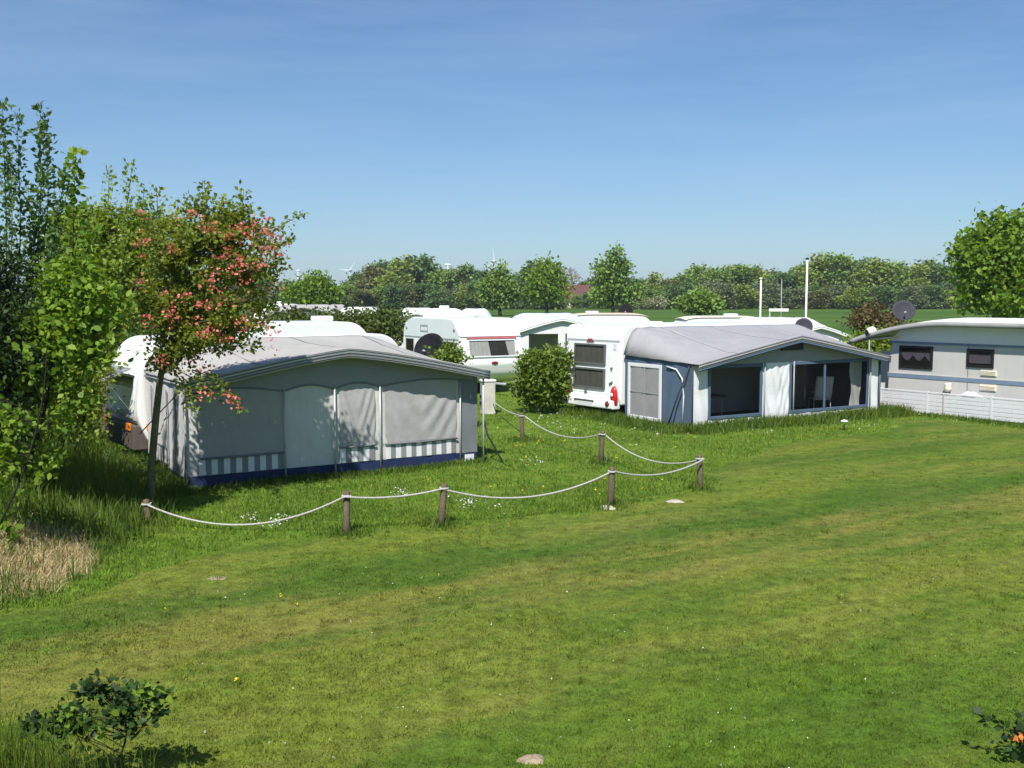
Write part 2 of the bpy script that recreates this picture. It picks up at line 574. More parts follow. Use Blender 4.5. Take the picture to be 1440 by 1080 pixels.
def onground(px, py):
    z = 0.0
    for _ in range(12):
        p = G(px, py, z)
        z = gz(p.x, p.y)
    return Vector((p.x, p.y, z))

# ------------------------------------------------------------------ awnings
def tfront(o, ang, px):
    """distance along the front line (from o, heading ang) that shows at pixel column px"""
    k = (px - 720) / F
    ux, uy = math.cos(ang), math.sin(ang)
    return (k * o.y - o.x) / (ux - k * uy)


def lerp(a, b, t):
    return a + (b - a) * t


class Awning:
    """local frame: x along the front, y inwards to the caravan, z up"""

    def __init__(self, root, W, D, eave, peak, back_e, back_h, over, p=1.0):
        self.root, self.W, self.D = root, W, D
        self.eave, self.peak, self.be, self.bh, self.over, self.p = eave, peak, back_e, back_h, over, p

    shoulder = 0.24
    kp = 1.25

    def zf(self, s):
        return self.eave + (self.peak - self.eave) * (1 - abs(2 * s - 1) ** self.kp) ** self.p

    def zb(self, s):
        q = min(s, 1 - s) / self.shoulder
        q = max(0, min(1, q))
        return self.be + (self.bh - self.be) * math.sin(q * math.pi / 2) ** 0.8

    def zroof(self, s, y):
        t = max(0, min(1, y / self.D))
        z = lerp(self.zf(s), self.zb(s), t)
        return z - 0.05 * math.sin(math.pi * t) * math.sin(math.pi * min(1, max(0, s)))

    def roof(self, m, folds=0.008):
        mb = MB()
        W, D, ov = self.W, self.D, self.over

        def f(u, v):
            x = lerp(-0.06, W + 0.06, u)
            y = lerp(-ov, D, v)
            w = folds * (math.sin(u * 41 + 6 * v) * math.sin(v * 9 + 1) + 0.6 * math.sin(u * 17 - v * 23))
            # sharper tension folds near the caravan corners
            w += 0.022 * math.sin(v * 30 + u * 70) * math.exp(-((u - 0.10) / 0.09) ** 2) * sst_f((v - 0.35) / 0.4)
            return (x, y, self.zroof(u, y) + w)
        mb.grid(f, 48, 22)
        return mb.build('roof', m, self.root, True, solid=0.012)

    def fascia(self, bands, drop=0.16):
        """layered piping along the front edge of the roof"""
        mb = MB()
        n = len(bands)
        y = -self.over - 0.012
        for b, m in enumerate(bands):
            def f(u, v, b=b):
                x = lerp(-0.08, self.W + 0.08, u)
                z = self.zroof(u, 0) + 0.01 - drop * (b + v) / n
                return (x, y - 0.006 * (b % 2) + 0.03 * (b + v) / n, z)
            mb.grid(f, 40, 1, b)
        return mb.build('fascia', [m for m in bands], self.root, True, solid=0.02)

    def wall(self, name, x0, x1, z0, z1, m, y=0.0, wr=0.006, seed=0.0, bulge=0.0, nu=None, parent=None, diag=0.0, label=None):
        """z0/z1 numbers or functions of x"""
        mb = MB()
        g0 = z0 if callable(z0) else (lambda x: z0)
        g1 = z1 if callable(z1) else (lambda x: z1)

        def f(u, v):
            x = lerp(x0, x1, u)
            z = lerp(g0(x), g1(x), v)
            d = wr * (math.sin(x * 9 + seed + 1.3 * z) + 0.7 * math.sin(x * 21 + 5 * z + seed * 2) + 0.5 * math.sin(7 * z + seed))
            if diag:
                e = math.sin(math.pi * u) * math.sin(math.pi * v)
                d += diag * math.sin(16 * v - 9 * abs(u - 0.5) ** 1.3 * 4 + seed) * (0.25 + abs(u - 0.5) * 1.6) * (0.3 + 0.7 * e)
            d -= bulge * math.sin(math.pi * u) * math.sin(math.pi * v)
            return (x, y + d, z)
        mb.grid(f, nu or max(6, int((x1 - x0) / 0.07)), 22)
        return mb.build(name, m, parent or self.root, True, label=label)

    def stripes(self, x0, x1, z0, z1, y, w=0.115, mats=('white_fabric', 'stripe_grey')):
        mb = MB()
        n = max(2, round((x1 - x0) / w))
        for i in range(n):
            a, b = lerp(x0, x1, i / n), lerp(x0, x1, (i + 1) / n)
            mb.grid(lambda u, v: (lerp(a, b, u), y + 0.006 * math.sin(lerp(a, b, u) * 14), lerp(z0, z1, v)), 2, 3, i % 2)
        return mb.build('striped_valance', mats, self.root, True)

    def pole(self, x, z0, z1, y, r=0.02, m='pole', name='pole'):
        mb = MB()
        mb.tube([(x, y, z0), (x, y, z1)], r, 10)
        return mb.build(name, m, self.root, True)

    def side(self, name, x, m, y0=0.0, y1=None, z0=0.0, ztop=None, seed=0.0, sgn=-1, wr=0.01):
        mb = MB()
        y1 = self.D if y1 is None else y1
        s = 0.0 if x < self.W / 2 else 1.0

        def f(u, v):
            y = lerp(y0, y1, u)
            zt = (self.zroof(s, y) - 0.01) if ztop is None else ztop(y)
            z = lerp(z0, zt, v)
            d = wr * (math.sin(y * 8 + seed + z) + 0.6 * math.sin(y * 19 + 4 * z + seed))
            return (x + sgn * d, y, z)
        mb.grid(f, 24, 16, 0)
        return mb.build(name, m, self.root, True)


def sst_f(x):
    x = max(0.0, min(1.0, x))
    return x * x * (3 - 2 * x)


def arch_frame(mb, x0, x1, z0, z1, y0, y1, w, m=0):
    mb.box(x0, x0 + w, y0, y1, z0, z1, m)
    mb.box(x1 - w, x1, y0, y1, z0, z1, m)
    mb.box(x0 + w, x1 - w, y0, y1, z0, z0 + w, m)
    mb.box(x0 + w, x1 - w, y0, y1, z1 - w, z1, m)


def roof_seams(a, xs, m):
    for s in xs:
        mb = MB()
        mb.grid(lambda u, v, s=s: (lerp(-0.06, a.W + 0.06, s) + (v - 0.5) * 0.03, lerp(-a.over + 0.02, a.D - 0.02, u), a.zroof(s, lerp(-a.over, a.D, u)) + 0.020), 24, 1)
        mb.build('roof_seam', m, a.root, True)


def frame_up(mb, x0, x1, y0, y1, z0, z1, w, m=0):
    """the same, for (right, up, outward) axes"""
    mb.box(x0, x0 + w, y0, y1, z0, z1, m)
    mb.box(x1 - w, x1, y0, y1, z0, z1, m)
    mb.box(x0 + w, x1 - w, y0, y0 + w, z0, z1, m)
    mb.box(x0 + w, x1 - w, y1 - w, y1, z0, z1, m)


# ---- left awning
AL = R(31.5)
oL = G(262, 690)
oL.z = gz(oL.x, oL.y)
WL = tfront(oL, AL, 670)
rootL = thing('caravan_awning', 'grey awning with navy skirt and striped valances behind the rope, left of the white hedge gap', 'awning', oL, AL)
rootL['label'] = 'large grey caravan awning with closed curtains, striped valances and a navy skirt'
aw = Awning(rootL, WL, 3.0, 1.96, 2.50, 1.95, 2.60, 0.42)
TL = lambda px: tfront(oL, AL, px)
aw.roof('roof_fabric')
roof_seams(aw, (0.22, 0.5, 0.78), 'grey_curtain')
aw.fascia(['roof_fabric', 'dark_fabric', 'white_fabric', 'dark_fabric', 'roof_fabric', 'dark_fabric', 'roof_fabric'], 0.19)
zg = 1.80


def scallop(x):     # the lower edge of the gable cloth hangs in shallow arcs
    e = [0.0, TL(397), TL(468), TL(532), WL]
    for a, b in zip(e, e[1:]):
        if a <= x <= b + 1e-6:
            u = (x - a) / (b - a)
            return 1.70 + 0.10 * math.sin(math.pi * u)
    return 1.70


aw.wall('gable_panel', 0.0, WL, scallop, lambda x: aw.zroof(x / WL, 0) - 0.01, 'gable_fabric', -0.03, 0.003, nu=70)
mbv = MB()
mbv.grid(lambda u, v: (lerp(0.0, WL, u), -0.036, scallop(lerp(0.0, WL, u)) - 0.005 + 0.035 * v), 90, 1)
mbv.build('valance_trim', 'dark_fabric', rootL, True, solid=0.004)
aw.wall('front_panel', 0.0, WL - 0.0, 0.25, lambda x: aw.zroof(x / WL, 0) - 0.03, 'grey_fabric', 0.0, 0.006, 0.4, nu=80)
aw.wall('mud_skirt', 0.0, WL - 0.02, -0.02, 0.25, 'navy', -0.012, 0.010, 2.2, nu=70)
# curtains (rolled over the windows) with their hems
for a, b, sd, dg in ((275, 395, 0.5, 0.006), (475, 525, 1.7, 0.018), (540, 640, 2.9, 0.026)):
    aw.wall('curtain', TL(a), TL(b), 0.58, lambda x: scallop(x) + 0.02, 'grey_curtain', -0.024, 0.006, sd, 0.02, diag=dg, nu=40)
    mb = MB()
    mb.tube([(TL(a) - 0.02, -0.05, 0.565), (lerp(TL(a), TL(b), 0.5), -0.055, 0.558), (TL(b) + 0.02, -0.05, 0.568)], 0.018, 8)
    mb.build('curtain_hem', 'dark_fabric', rootL, True)
    aw.stripes(TL(a), TL(b), 0.262, 0.545, -0.022)
for px in (397, 468, 532, 645):
    aw.pole(TL(px), 0.0, 1.74, -0.055, 0.018)
aw.wall('corner_panel', TL(645), WL, 0.24, lambda x: aw.zroof(x / WL, 0) - 0.08, 'dark_fabric', -0.022, 0.008, 5)
mb = MB()
mb.box(TL(652), TL(665), -0.032, -0.026, 0.05, 0.21)
mb.build('skirt_patch', 'white_fabric', rootL)
aw.pole(WL - 0.01, 0.0, 1.93, -0.30, 0.020)
aw.pole(0.0, 0.0, 1.9, -0.05, 0.02, 'greyframe')
# sides
aw.side('side_panel', 0.0, 'grey_fabric', z0=0.2, seed=1.0, wr=0.016)
for (ya, yb) in ((0.55, 0.60), (2.45, 2.50), (1.20, 1.235)):
    mb = MB()
    mb.box(-0.035, -0.022, ya, yb, 0.3, 1.72)
    mb.build('side_seam', 'dark_fabric', rootL)
mb = MB()
n = 5
for i in range(n):
    mb.box(-0.036, -0.024, 1.35 + 0.12 * i, 1.35 + 0.12 * (i + 1), 0.32, 0.60, i % 2)
mb.build('striped_valance', ('white_fabric', 'stripe_grey'), rootL)
mb = MB()
mb.box(-0.045, -0.02, 1.32, 1.98, 0.60, 0.63)
mb.build('curtain_hem', 'dark_fabric', rootL)
mb = MB()
mb.grid(lambda u, v: (-0.02 - 0.012 * math.sin(9 * u), lerp(-0.02, 2.98, u), lerp(0, 0.25, v)), 20, 2)
mb.build('mud_skirt', 'navy', rootL, True)
aw.side('side_panel', WL, 'dark_fabric', sgn=1, z0=0.0, seed=3.0)
# trim rail under the side roof edge
mb = MB()
mb.tube([(-0.03, -0.05, 1.90), (-0.03, 3.0, 1.88)], 0.022, 8)
mb.build('eave_tube', 'greyframe', rootL, True)
# storm strap at the right corner and at the left side
mb = MB()
mb.tube([(WL + 0.02, -0.20, 1.05), (WL + 0.12, -0.24, 0.62), (WL + 0.36, -0.50, 0.02)], 0.018, 6)
mb.build('storm_strap', 'darkpole', rootL, True)
mb = MB()
mb.tube([(-0.03, 0.35, 1.72), (-0.22, 2.7, 0.75)], 0.012, 6)
mb.build('storm_strap', 'darkpole', rootL, True)

# ---- right awning
AR = R(31)
oR = G(973, 607)
oR.z = gz(oR.x, oR.y)
WR = tfront(oR, AR, 1238)
rootR = thing('caravan_awning', 'blue and white gabled awning with lilac grey roof and big clear windows', 'awning', oR, AR)
ar = Awning(rootR, WR, 2.85, 1.76, 2.42, 1.86, 2.62, 0.32, 1.0)
ar.shoulder = 0.07
ar.kp = 1.04
TR = lambda px: tfront(oR, AR, px)
ar.roof('lilac_fabric', 0.005)
roof_seams(ar, (0.18, 0.42, 0.68), 'grey_fabric')
ar.fascia(['dark_fabric', 'lilac_fabric', 'dark_fabric', 'blue_fabric'], 0.20)
z1 = 1.70
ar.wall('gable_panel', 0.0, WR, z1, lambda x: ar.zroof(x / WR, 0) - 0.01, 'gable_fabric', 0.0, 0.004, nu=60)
mb = MB()
mb.box(TR(1098), TR(1128), -0.06, 0.03, 2.02, 2.20)
mb.build('vent_flap', 'black', rootR)
# solid cloth panels
ar.wall('white_panel', 0.02, TR(998) - 0.03, 0.0, z1, 'white_fabric', 0.0, 0.012, 1.0)
ar.wall('white_panel', TR(1072) + 0.03, TR(1112) - 0.03, 0.0, z1, 'white_fabric', -0.004, 0.016, 2.0, diag=0.02, nu=30)
ar.wall('white_panel', TR(1222) + 0.03, WR - 0.06, 0.0, z1, 'white_fabric', 0.0, 0.008, 3.0)
mb = MB()   # hanging navy flap under the middle panel
mb.prism([(TR(1082), 0.02), (TR(1114), 0.02), (TR(1108), -0.24), (TR(1096), -0.30), (TR(1088), -0.22)], 'y', -0.05, -0.035)
mb.build('skirt_flap', 'navy', rootR)
for a, b, nm in ((998, 1072, 'window'), (1112, 1222, 'window')):
    x0, x1 = TR(a), TR(b)
    fr = MB()
    arch_frame(fr, x0 - 0.03, x1 + 0.03, 0.28, z1 - 0.002, -0.02, 0.02, 0.085)
    if b == 1222:
        xm = TR(1161)
        fr.box(xm - 0.035, xm + 0.035, -0.018, 0.018, 0.365, z1 - 0.088)
    w = fr.build('window', 'blue_fabric', rootR, bevel=0.008)
    pn = MB()
    pn.grid(lambda u, v: (lerp(x0 + 0.055, x1 - 0.055, u), 0.004 + 0.006 * math.sin(u * 9 + v * 4), lerp(0.365, z1 - 0.088, v)), 10, 6)
    pn.build('pane', 'glass_film', w, True)
    ar.wall('white_strip', x0 - 0.02, x1 + 0.02, 0.05, 0.279, 'white_fabric', 0.0, 0.008, a * 0.1)
    ar.wall('mud_skirt', x0 - 0.02, x1 + 0.02, -0.03, 0.049, 'blue_fabric', 0.0, 0.004, a * 0.1)
for px in (1075, 1116, 1224):
    ar.pole(TR(px), 0.0, 1.72, -0.045, 0.02, 'greyframe')
ar.pole(-0.02, 0.0, 1.75, -0.03, 0.02, 'darkpole')
ar.pole(WR - 0.02, 0.0, 1.75, -0.03, 0.028, 'blue_fabric')
# left side: blue cloth with a big framed blind window, white arc zip
ar.side('side_panel', 0.0, 'blue_fabric', z0=-0.03, seed=1.0, wr=0.012)
fr = MB()
T_ = (Vector((-0.03, 0, 0)), Vector((0, 1, 0)), Vector((0, 0, 1)), Vector((-1, 0, 0)))
fr = MB(T_)
frame_up(fr, 1.20, 2.66, 0.12, 1.66, -0.008, 0.026, 0.10)
w = fr.build('side_window', 'white_fabric', rootR, bevel=0.01)
pn = MB(T_)
pn.grid(lambda u, v: (lerp(1.29, 2.57, u), lerp(0.21, 1.57, v), 0.004 + 0.006 * math.sin(u * 11)), 14, 8)
pn.build('blind', 'gauze', w, True)
fr = MB(T_)
fr.box(1.90, 1.925, 0.22, 1.56, 0.012, 0.02)
fr.box(1.30, 1.90, 0.86, 0.88, 0.012, 0.02)
fr.box(1.925, 2.56, 0.86, 0.88, 0.012, 0.02)
fr.build('blind_bar', 'plastic_grey', w)
zp = MB()
zp.tube([(-0.035, 0.35, 0.05), (-0.04, 0.30, 0.9), (-0.04, 0.36, 1.35), (-0.035, 0.6, 1.58), (-0.035, 1.0, 1.64)], 0.022, 6)
zp.build('zip', 'white_fabric', rootR, True)
st = MB()
st.tube([(-0.05, 0.08, 1.70), (-0.16, 0.42, 0.85), (-0.30, 0.66, 0.0)], 0.022, 6)
st.build('storm_strap', 'darkpole', rootR, True)
ar.side('side_panel', WR, 'blue_fabric', sgn=1, z0=-0.03, seed=3.0)
ar.wall('back_panel', 0.05, WR - 0.05, 0.0, lambda x: ar.zb(x / WR) - 0.08, 'white_fabric', 2.80, 0.01, 4)
ar.wall('inner_curtain', TR(1150), TR(1172), 0.1, 1.66, 'white_fabric', 1.9, 0.03, 2)
ar.wall('inner_curtain', TR(1206), TR(1222), 0.1, 1.66, 'white_fabric', 0.25, 0.03, 5)
# back lining seen through the windows is the caravan wall; a floor mat inside
mt = MB()
mt.box(0.15, WR - 0.2, 0.15, 2.7, 0.035, 0.05)
tag(mt.build('floor_mat', 'interior', None), 'dark grey floor mat inside the blue and white awning', 'mat')
fm = bpy.data.objects['floor_mat']
fm.location = oR
fm.rotation_euler = (0, 0, AR)


def in_frame(o, a, x, y, z=0.0):
    return Vector((o.x + math.cos(a) * x - math.sin(a) * y, o.y + math.sin(a) * x + math.cos(a) * y, o.z + z))


# chair + cloth-covered table behind the right-hand window
def camp_chair(x, y, rz, label, m1):
    c = thing('camping_chair', label, 'chair', in_frame(oR, AR, x, y, 0.05), AR + rz, 'camping chairs inside the awning')
    mb = MB(); mb.box(-0.25, 0.25, -0.24, 0.24, 0.42, 0.46); mb.build('seat', m1, c, bevel=0.015)
    mb = MB(); mb.grid(lambda u, v: (lerp(-0.25, 0.25, u), 0.24 + 0.22 * v, lerp(0.47, 1.12, v)), 4, 6); mb.build('backrest', m1, c, True, solid=0.04)
    for sx in (-0.24, 0.24):
        for sy in (-0.22, 0.22):
            mb = MB(); mb.tube([(sx, sy, 0.42), (sx, -sy, 0.0)] if False else [(sx, sy, 0.42), (sx * 1.05, sy * 1.2, 0.0)], 0.014, 6); mb.build('leg', 'pole', c, True)
    for sx in (-0.28, 0.28):
        mb = MB(); mb.box(sx - 0.025, sx + 0.025, -0.2, 0.3, 0.64, 0.67); mb.build('armrest', 'plastic_grey', c, bevel=0.01)


camp_chair(TR(1193), 1.0, R(150), 'pale folding chair behind the right pane of the blue and white awning', 'white_fabric')
camp_chair(TR(1150), 1.3, R(-140), 'grey folding chair behind the left pane of the wide awning window', 'plastic_grey')
tb = thing('camping_table', 'dark camping table behind the left big window of the blue and white awning', 'table', in_frame(oR, AR, TR(1030), 1.2, 0.05), AR)
mb = MB(); mb.box(-0.6, 0.6, -0.35, 0.35, 0.70, 0.74); mb.build('tabletop', 'brown', tb, bevel=0.01)
for sx in (-0.52, 0.52):
    for sy in (-0.28, 0.28):
        mb = MB(); mb.tube([(sx, sy, 0.70), (sx, sy, 0)], 0.016, 6); mb.build('leg', 'pole', tb, True)


# ------------------------------------------------------------------ caravans
def rounded(prof_pts, r, seg=6):
    """round the corners of a closed 2-D polygon; r number or list"""
    n = len(prof_pts)
    out = []
    for i in range(n):
        p0, p1, p2 = (Vector(prof_pts[(i + k) % n]) for k in (-1, 0, 1))
        ri = r[i] if isinstance(r, (list, tuple)) else r
        if ri <= 0:
            out.append(tuple(p1)); continue
        a = (p0 - p1); b = (p2 - p1)
        d = min(ri, a.length * 0.48, b.length * 0.48)
        a = p1 + a.normalized() * d
        b = p1 + b.normalized() * d
        for k in range(seg + 1):
            t = k / seg
            q = a * (1 - t) ** 2 + p1 * (2 * t * (1 - t)) + b * t * t
            out.append((q.x, q.y))
    return out


def window_on(parent, T, x0, x1, y0, y1, fm, pm, fw=0.05, depth=0.03, curtains=None, name='window'):
    """T maps (right, up, outward); frame + pane (+ curtains under the pane)"""
    fr = MB(T)
    arch = [(x0, y0, x0 + fw, y1), (x1 - fw, y0, x1, y1), (x0 + fw, y0, x1 - fw, y0 + fw), (x0 + fw, y1 - fw, x1 - fw, y1)]
    for a, b, c, d in arch:
        fr.box(a, c, b, d, -0.01, depth)
    w = fr.build(name, fm, parent, bevel=0.008)
    bk = MB(T)
    bk.box(x0 + fw, x1 - fw, y0 + fw, y1 - fw, -0.008, 0.003)
    bk.build('dark_backing', 'interior', w)  # dark sheet standing in for the unlit inside behind the pane
    for (a, b, la, lb, m) in (curtains or []):
        cu = MB(T)

        def f(u, v, a=a, b=b, la=la, lb=lb):
            top = lerp(a, b, u)
            bot = lerp(la, lb, u)
            x = lerp(bot, top, v ** 0.8)
            return (lerp(x0 + fw, x1 - fw, x), lerp(y0 + fw, y1 - fw, v), 0.010 + 0.004 * math.sin(u * 34))
        cu.grid(f, 26, 8)
        cu.build('curtain', m, w, True)
    pn = MB(T)
    pn.box(x0 + fw, x1 - fw, y0 + fw, y1 - fw, depth * 0.62, depth * 0.62 + 0.004)
    pn.build('pane', pm, w)
    return w


# ---- right caravan (rear face towards the camera)
cR = in_frame(oR, AR, -0.10, 2.94)
carR = thing('caravan', 'white caravan with two stacked rear windows and red tail lights beside the blue awning', 'caravan', cR, AR + R(4.5))
wR = 2.5
L_R = 6.6
prof = rounded([(0.06, 0.42), (0.0, 0.62), (0.061, 2.66), (L_R - 0.1, 2.66), (L_R, 1.4), (L_R - 0.5, 0.42)], [0.05, 0.05, 0.26, 0.3, 0.3, 0.3])
mb = MB(); mb.prism(prof, 'y', 0.0, wR)
mb.build('body', 'white', carR, bevel=0.05)
TRr = (Vector((-0.021, wR, 0.0)), Vector((0, -1, 0)), Vector((0.03, 0, 1)).normalized(), Vector((-1, 0, 0.03)).normalized())
mb = MB(TRr)   # roof cap line and moulded rear shell
mb.box(0.08, wR - 0.08, 2.22, 2.245, -0.06, 0.012)
mb.build('roof_seam', 'greyframe', carR)
window_on(carR, TRr, 0.45, 1.85, 1.52, 2.12, 'frame', 'glass_film', 0.055, 0.05, [(0.0, 1.0, 0.0, 1.0, 'gauze')])
window_on(carR, TRr, 0.45, 1.85, 0.82, 1.42, 'frame', 'glass_film', 0.055, 0.05, [(0.0, 1.0, 0.0, 1.0, 'gauze')])
mb = MB(TRr)
mb.prism([(0.98, 2.18), (1.32, 2.18), (1.22, 2.27), (1.08, 2.27)], 'z', -0.02, 0.035)
mb.build('brake_light', 'darkred', carR, bevel=0.01)
# bumper: moulded shelf with plate recess
bump = rounded([(-0.20, 0.30), (-0.20, 0.52), (-0.05, 0.66), (0.10, 0.66), (0.10, 0.30)], [0.06, 0.08, 0.05, 0, 0], 4)
mb = MB(); mb.prism(bump, 'y', 0.10, wR - 0.10)
bm_ = mb.build('bumper', 'white', carR, bevel=0.03)
Tb = (Vector((-0.205, wR, 0.0)), Vector((0, -1, 0)), Vector((0, 0, 1)), Vector((-1, 0, 0)))
mb = MB(Tb); mb.box(0.78, 1.55, 0.33, 0.47, 0.0, 0.01); mb.build('number_plate', 'plate', carR, bevel=0.003)
mb = MB(Tb); mb.box(0.72, 1.60, 0.485, 0.52, 0.0, 0.03); mb.build('plate_lamp_strip', 'frame', carR, bevel=0.008)
mb = MB(Tb); mb.box(1.02, 1.08, 0.66, 0.78, -0.18, -0.12); mb.build('locker_handle', 'frame', carR, bevel=0.01)
for sy, nm in ((0.17, 'r'), (wR - 0.17, 'l')):
    mb = MB()
    # tall lens set on the corner
    mb.lathe([(0.0, 0.10), (0.08, 0.09), (0.13, 0.05), (0.14, 0.0)], (0, 0, 0), 20, 0, (-1, 0, 0))
    vs = []
    for v in mb.v:
        vs.append((v[0] - 0.06, sy + v[1] * 1.0, 0.66 + v[2] * 2.2))
    mb.v = vs
    tl = mb.build('tail_light', 'red', carR, True)
    mb = MB(); mb.lathe([(0.0, 0.02), (0.045, 0.018), (0.055, 0.0)], (-0.168, sy, 0.72), 14, 0, (-1, 0, 0))
    mb.build('reversing_lens', 'white', tl, True)
    mb = MB(); mb.lathe([(0.0, 0.03), (0.07, 0.026), (0.085, 0.0)], (-0.205, lerp(sy, wR / 2, 0.13), 0.46), 16, 0, (-1, 0, 0))
    mb.build('reflector', 'darkred', tl, True)
for (y, z) in ((0.35, 1.42), (0.33, 1.02), (0.40, 0.98)):
    mb = MB(); mb.box(-0.03, 0.05, y, y + 0.05, z, z + 0.06); mb.build('catch', 'frame', carR, bevel=0.008)
mb = MB(TRr); mb.box(2.16, 2.30, 1.98, 2.16, -0.004, 0.010); mb.build('decal', 'lace', carR)
for k_, z_ in enumerate((0.70, 2.20)):
    mb = MB(TRr); mb.box(0.10, wR - 0.10, z_, z_ + 0.012, -0.02, 0.008); mb.build('moulding', 'whitecool', carR)
mb = MB(); mb.box(0.3, L_R - 0.8, 0.25, wR - 0.25, 0.18, 0.42); mb.build('chassis', 'black', carR)
for y in (0.12, wR - 0.30):
    mb = MB(); mb.lathe([(0.0, 0), (0.2, 0), (0.32, 0.02), (0.32, 0.18), (0.2, 0.2), (0, 0.2)], (3.3, y, 0.32), 24, 0, (0, 1, 0)); mb.build('wheel', 'black', carR, True)
mb = MB(); mb.box(2.0, 2.5, 0.9, 1.4, 2.655, 2.74); mb.build('roof_hatch', 'whitecool', carR, bevel=0.03)

# ---- left caravan (end and flap window peep out left of the grey awning)
AC = R(36)
cL = in_frame(oL, AL, -0.22, 3.03)
cL.z = gz(cL.x, cL.y) * 0.4
carL = thing('caravan', 'white caravan with an open flap window and orange lamp behind the grey awning', 'caravan', cL, AC)
LL = 6.4
prof = rounded([(0.25, 0.50), (0.02, 1.0), (0.10, 1.95), (0.45, 2.62), (LL - 0.4, 2.62), (LL, 1.6), (LL - 0.3, 0.5)], [0.1, 0.25, 0.4, 0.6, 0.5, 0.4, 0.3], 8)
mb = MB(); mb.prism(prof, 'y', 0.0, 2.3); mb.build('body', 'white', carL, bevel=0.04)
Te = (Vector((0.01, 2.3, 0.0)), Vector((0, -1, 0)), Vector((0.06, 0, 1)).normalized(), Vector((-1, 0, 0.06)).normalized())
window_on(carL, Te, 0.30, 2.0, 1.10, 1.88, 'whitecool', 'glass_dark', 0.06, 0.05, [(0, 0.18, 0, 0.22, 'curtain')])
mb = MB()
mb.add([(-0.02, 0.2, 2.02), (-0.02, 2.1, 2.02), (-0.56, 2.1, 1.80), (-0.56, 0.2, 1.80)], [(0, 1, 2, 3)])
mb.build('window_flap', 'plastic_grey', carL, solid=0.03)
for y in (0.3, 2.0):
    mb = MB(); mb.tube([(-0.5, y, 1.80), (-0.03, y, 1.15)], 0.01, 5); mb.build('flap_stay', 'pole', carL, True)
mb = MB(); mb.prism(rounded([(-0.06, 0.36), (-0.04, 0.86), (0.30, 0.86), (0.30, 0.36)], 0.04, 3), 'y', 0.06, 2.24); mb.build('lower_apron', 'brown', carL, bevel=0.02)
mb = MB(); mb.box(-0.08, -0.02, 0.25, 0.48, 0.74, 0.90); mb.build('indicator_lamp', 'orange', carL, bevel=0.02)
mb = MB(); mb.box(-0.10, -0.02, 1.70, 2.05, 0.72, 0.92); mb.build('tail_light', 'red', carL, bevel=0.02)
mb = MB(); mb.box(0.20, 0.44, -0.02, 0.02, 0.76, 0.90); mb.build('side_marker', 'orange', carL, bevel=0.02)
mb = MB(); mb.box(-0.035, 0.0, 0.1, 2.2, 1.00, 1.05); mb.build('trim_strip', 'plastic_grey', carL, bevel=0.006)
mb = MB(); mb.box(0.8, LL - 0.8, 0.2, 2.1, 0.15, 0.5); mb.build('chassis', 'black', carL)
for y in (0.05, 2.05):
    mb = MB(); mb.lathe([(0.0, 0), (0.2, 0), (0.32, 0.02), (0.32, 0.18), (0.2, 0.2), (0, 0.2)], (3.2, y, 0.32), 24, 0, (0, 1, 0)); mb.build('wheel', 'black', carL, True)

# ---- middle caravan (front end with curtains towards the camera)
AM = R(29)
kM = P(650, 545, 35.8)
cM = Vector((kM.x, kM.y, 0))
carM = thing('caravan', 'white rounded caravan with parted net curtains under a faded red strip', 'caravan', cM, AM)
wM = 2.5
LM = 5.3
pm = rounded([(0.75, 0.36), (0.16, 0.60), (0.0, 1.10), (0.06, 1.30), (0.22, 2.02), (0.70, 2.70), (LM - 0.7, 2.70), (LM - 0.05, 2.0), (LM, 1.1), (LM - 0.5, 0.36)],
             [0.1, 0.4, 0.1, 0.04, 0.1, 0.75, 0.75, 0.3, 0.4, 0.2], 8)
mb = MB(); mb.prism(pm, 'x', 0.0, wM); mb.build('body', 'white', carM, bevel=0.03)
sl = Vector((0, 0.215, 1)).normalized()
TF = (Vector((0, 0.052, 1.30)), Vector((1, 0, 0)), sl, Vector((0, -sl.z, sl.y)))
window_on(carM, TF, 0.30, 2.22, 0.02, 0.66, 'whitecool', 'glass_clear', 0.045, 0.045,
          [(0.0, 0.42, 0.0, 0.46, 'curtain'), (0.80, 1.0, 0.86, 1.0, 'curtain'), (0.72, 1.0, 0.48, 1.0, 'curtain')][:2])
mb = MB(TF); mb.box(0.28, 2.26, 0.675, 0.76, -0.03, 0.05); mb.build('red_strip', 'redtrim', carM, bevel=0.01)
mb = MB(TF); mb.box(0.02, wM - 0.02, 0.775, 0.80, -0.03, 0.022); mb.build('roof_seam', 'whitecool', carM, bevel=0.006)
mb = MB(); mb.lathe([(0, 0.012), (0.10, 0.01), (0.115, 0)], (1.3, 0.005, 1.12), 16, 0, (0, -1, 0.0))
mb.v = [(1.3 + (x - 1.3) * 1.2, y - 0.005, 1.12 + (z - 1.12) * 0.5) for x, y, z in mb.v]
mb.build('emblem', 'darkred', carM, True)
TS = (Vector((0.0, LM, 0)), Vector((0, -1, 0)), Vector((0, 0, 1)), Vector((-1, 0, 0)))
mb = MB(TS); mb.box(0.25, LM - 0.3, 1.93, 1.96, -0.01, 0.015); mb.build('trim_strip', 'greyframe', carM)
mb = MB(TS); mb.prism(rounded([(0.12, 1.97), (0.16, 2.3), (0.72, 2.66), (LM - 0.72, 2.66), (LM - 0.24, 2.1), (LM - 0.2, 1.97)], [0.02, 0.2, 0.6, 0.6, 0.2, 0.02]), 'z', 0.0, 0.008)
mb.build('upper_panel', 'whitecool', carM)
window_on(carM, TS, 0.35, 1.15, 1.30, 1.88, 'greyframe', 'glass_dark', 0.04, 0.03)
window_on(carM, TS, 3.4, 4.7, 1.30, 1.88, 'greyframe', 'glass_dark', 0.04, 0.03, [(0, 1, 0, 1, 'gauze')])
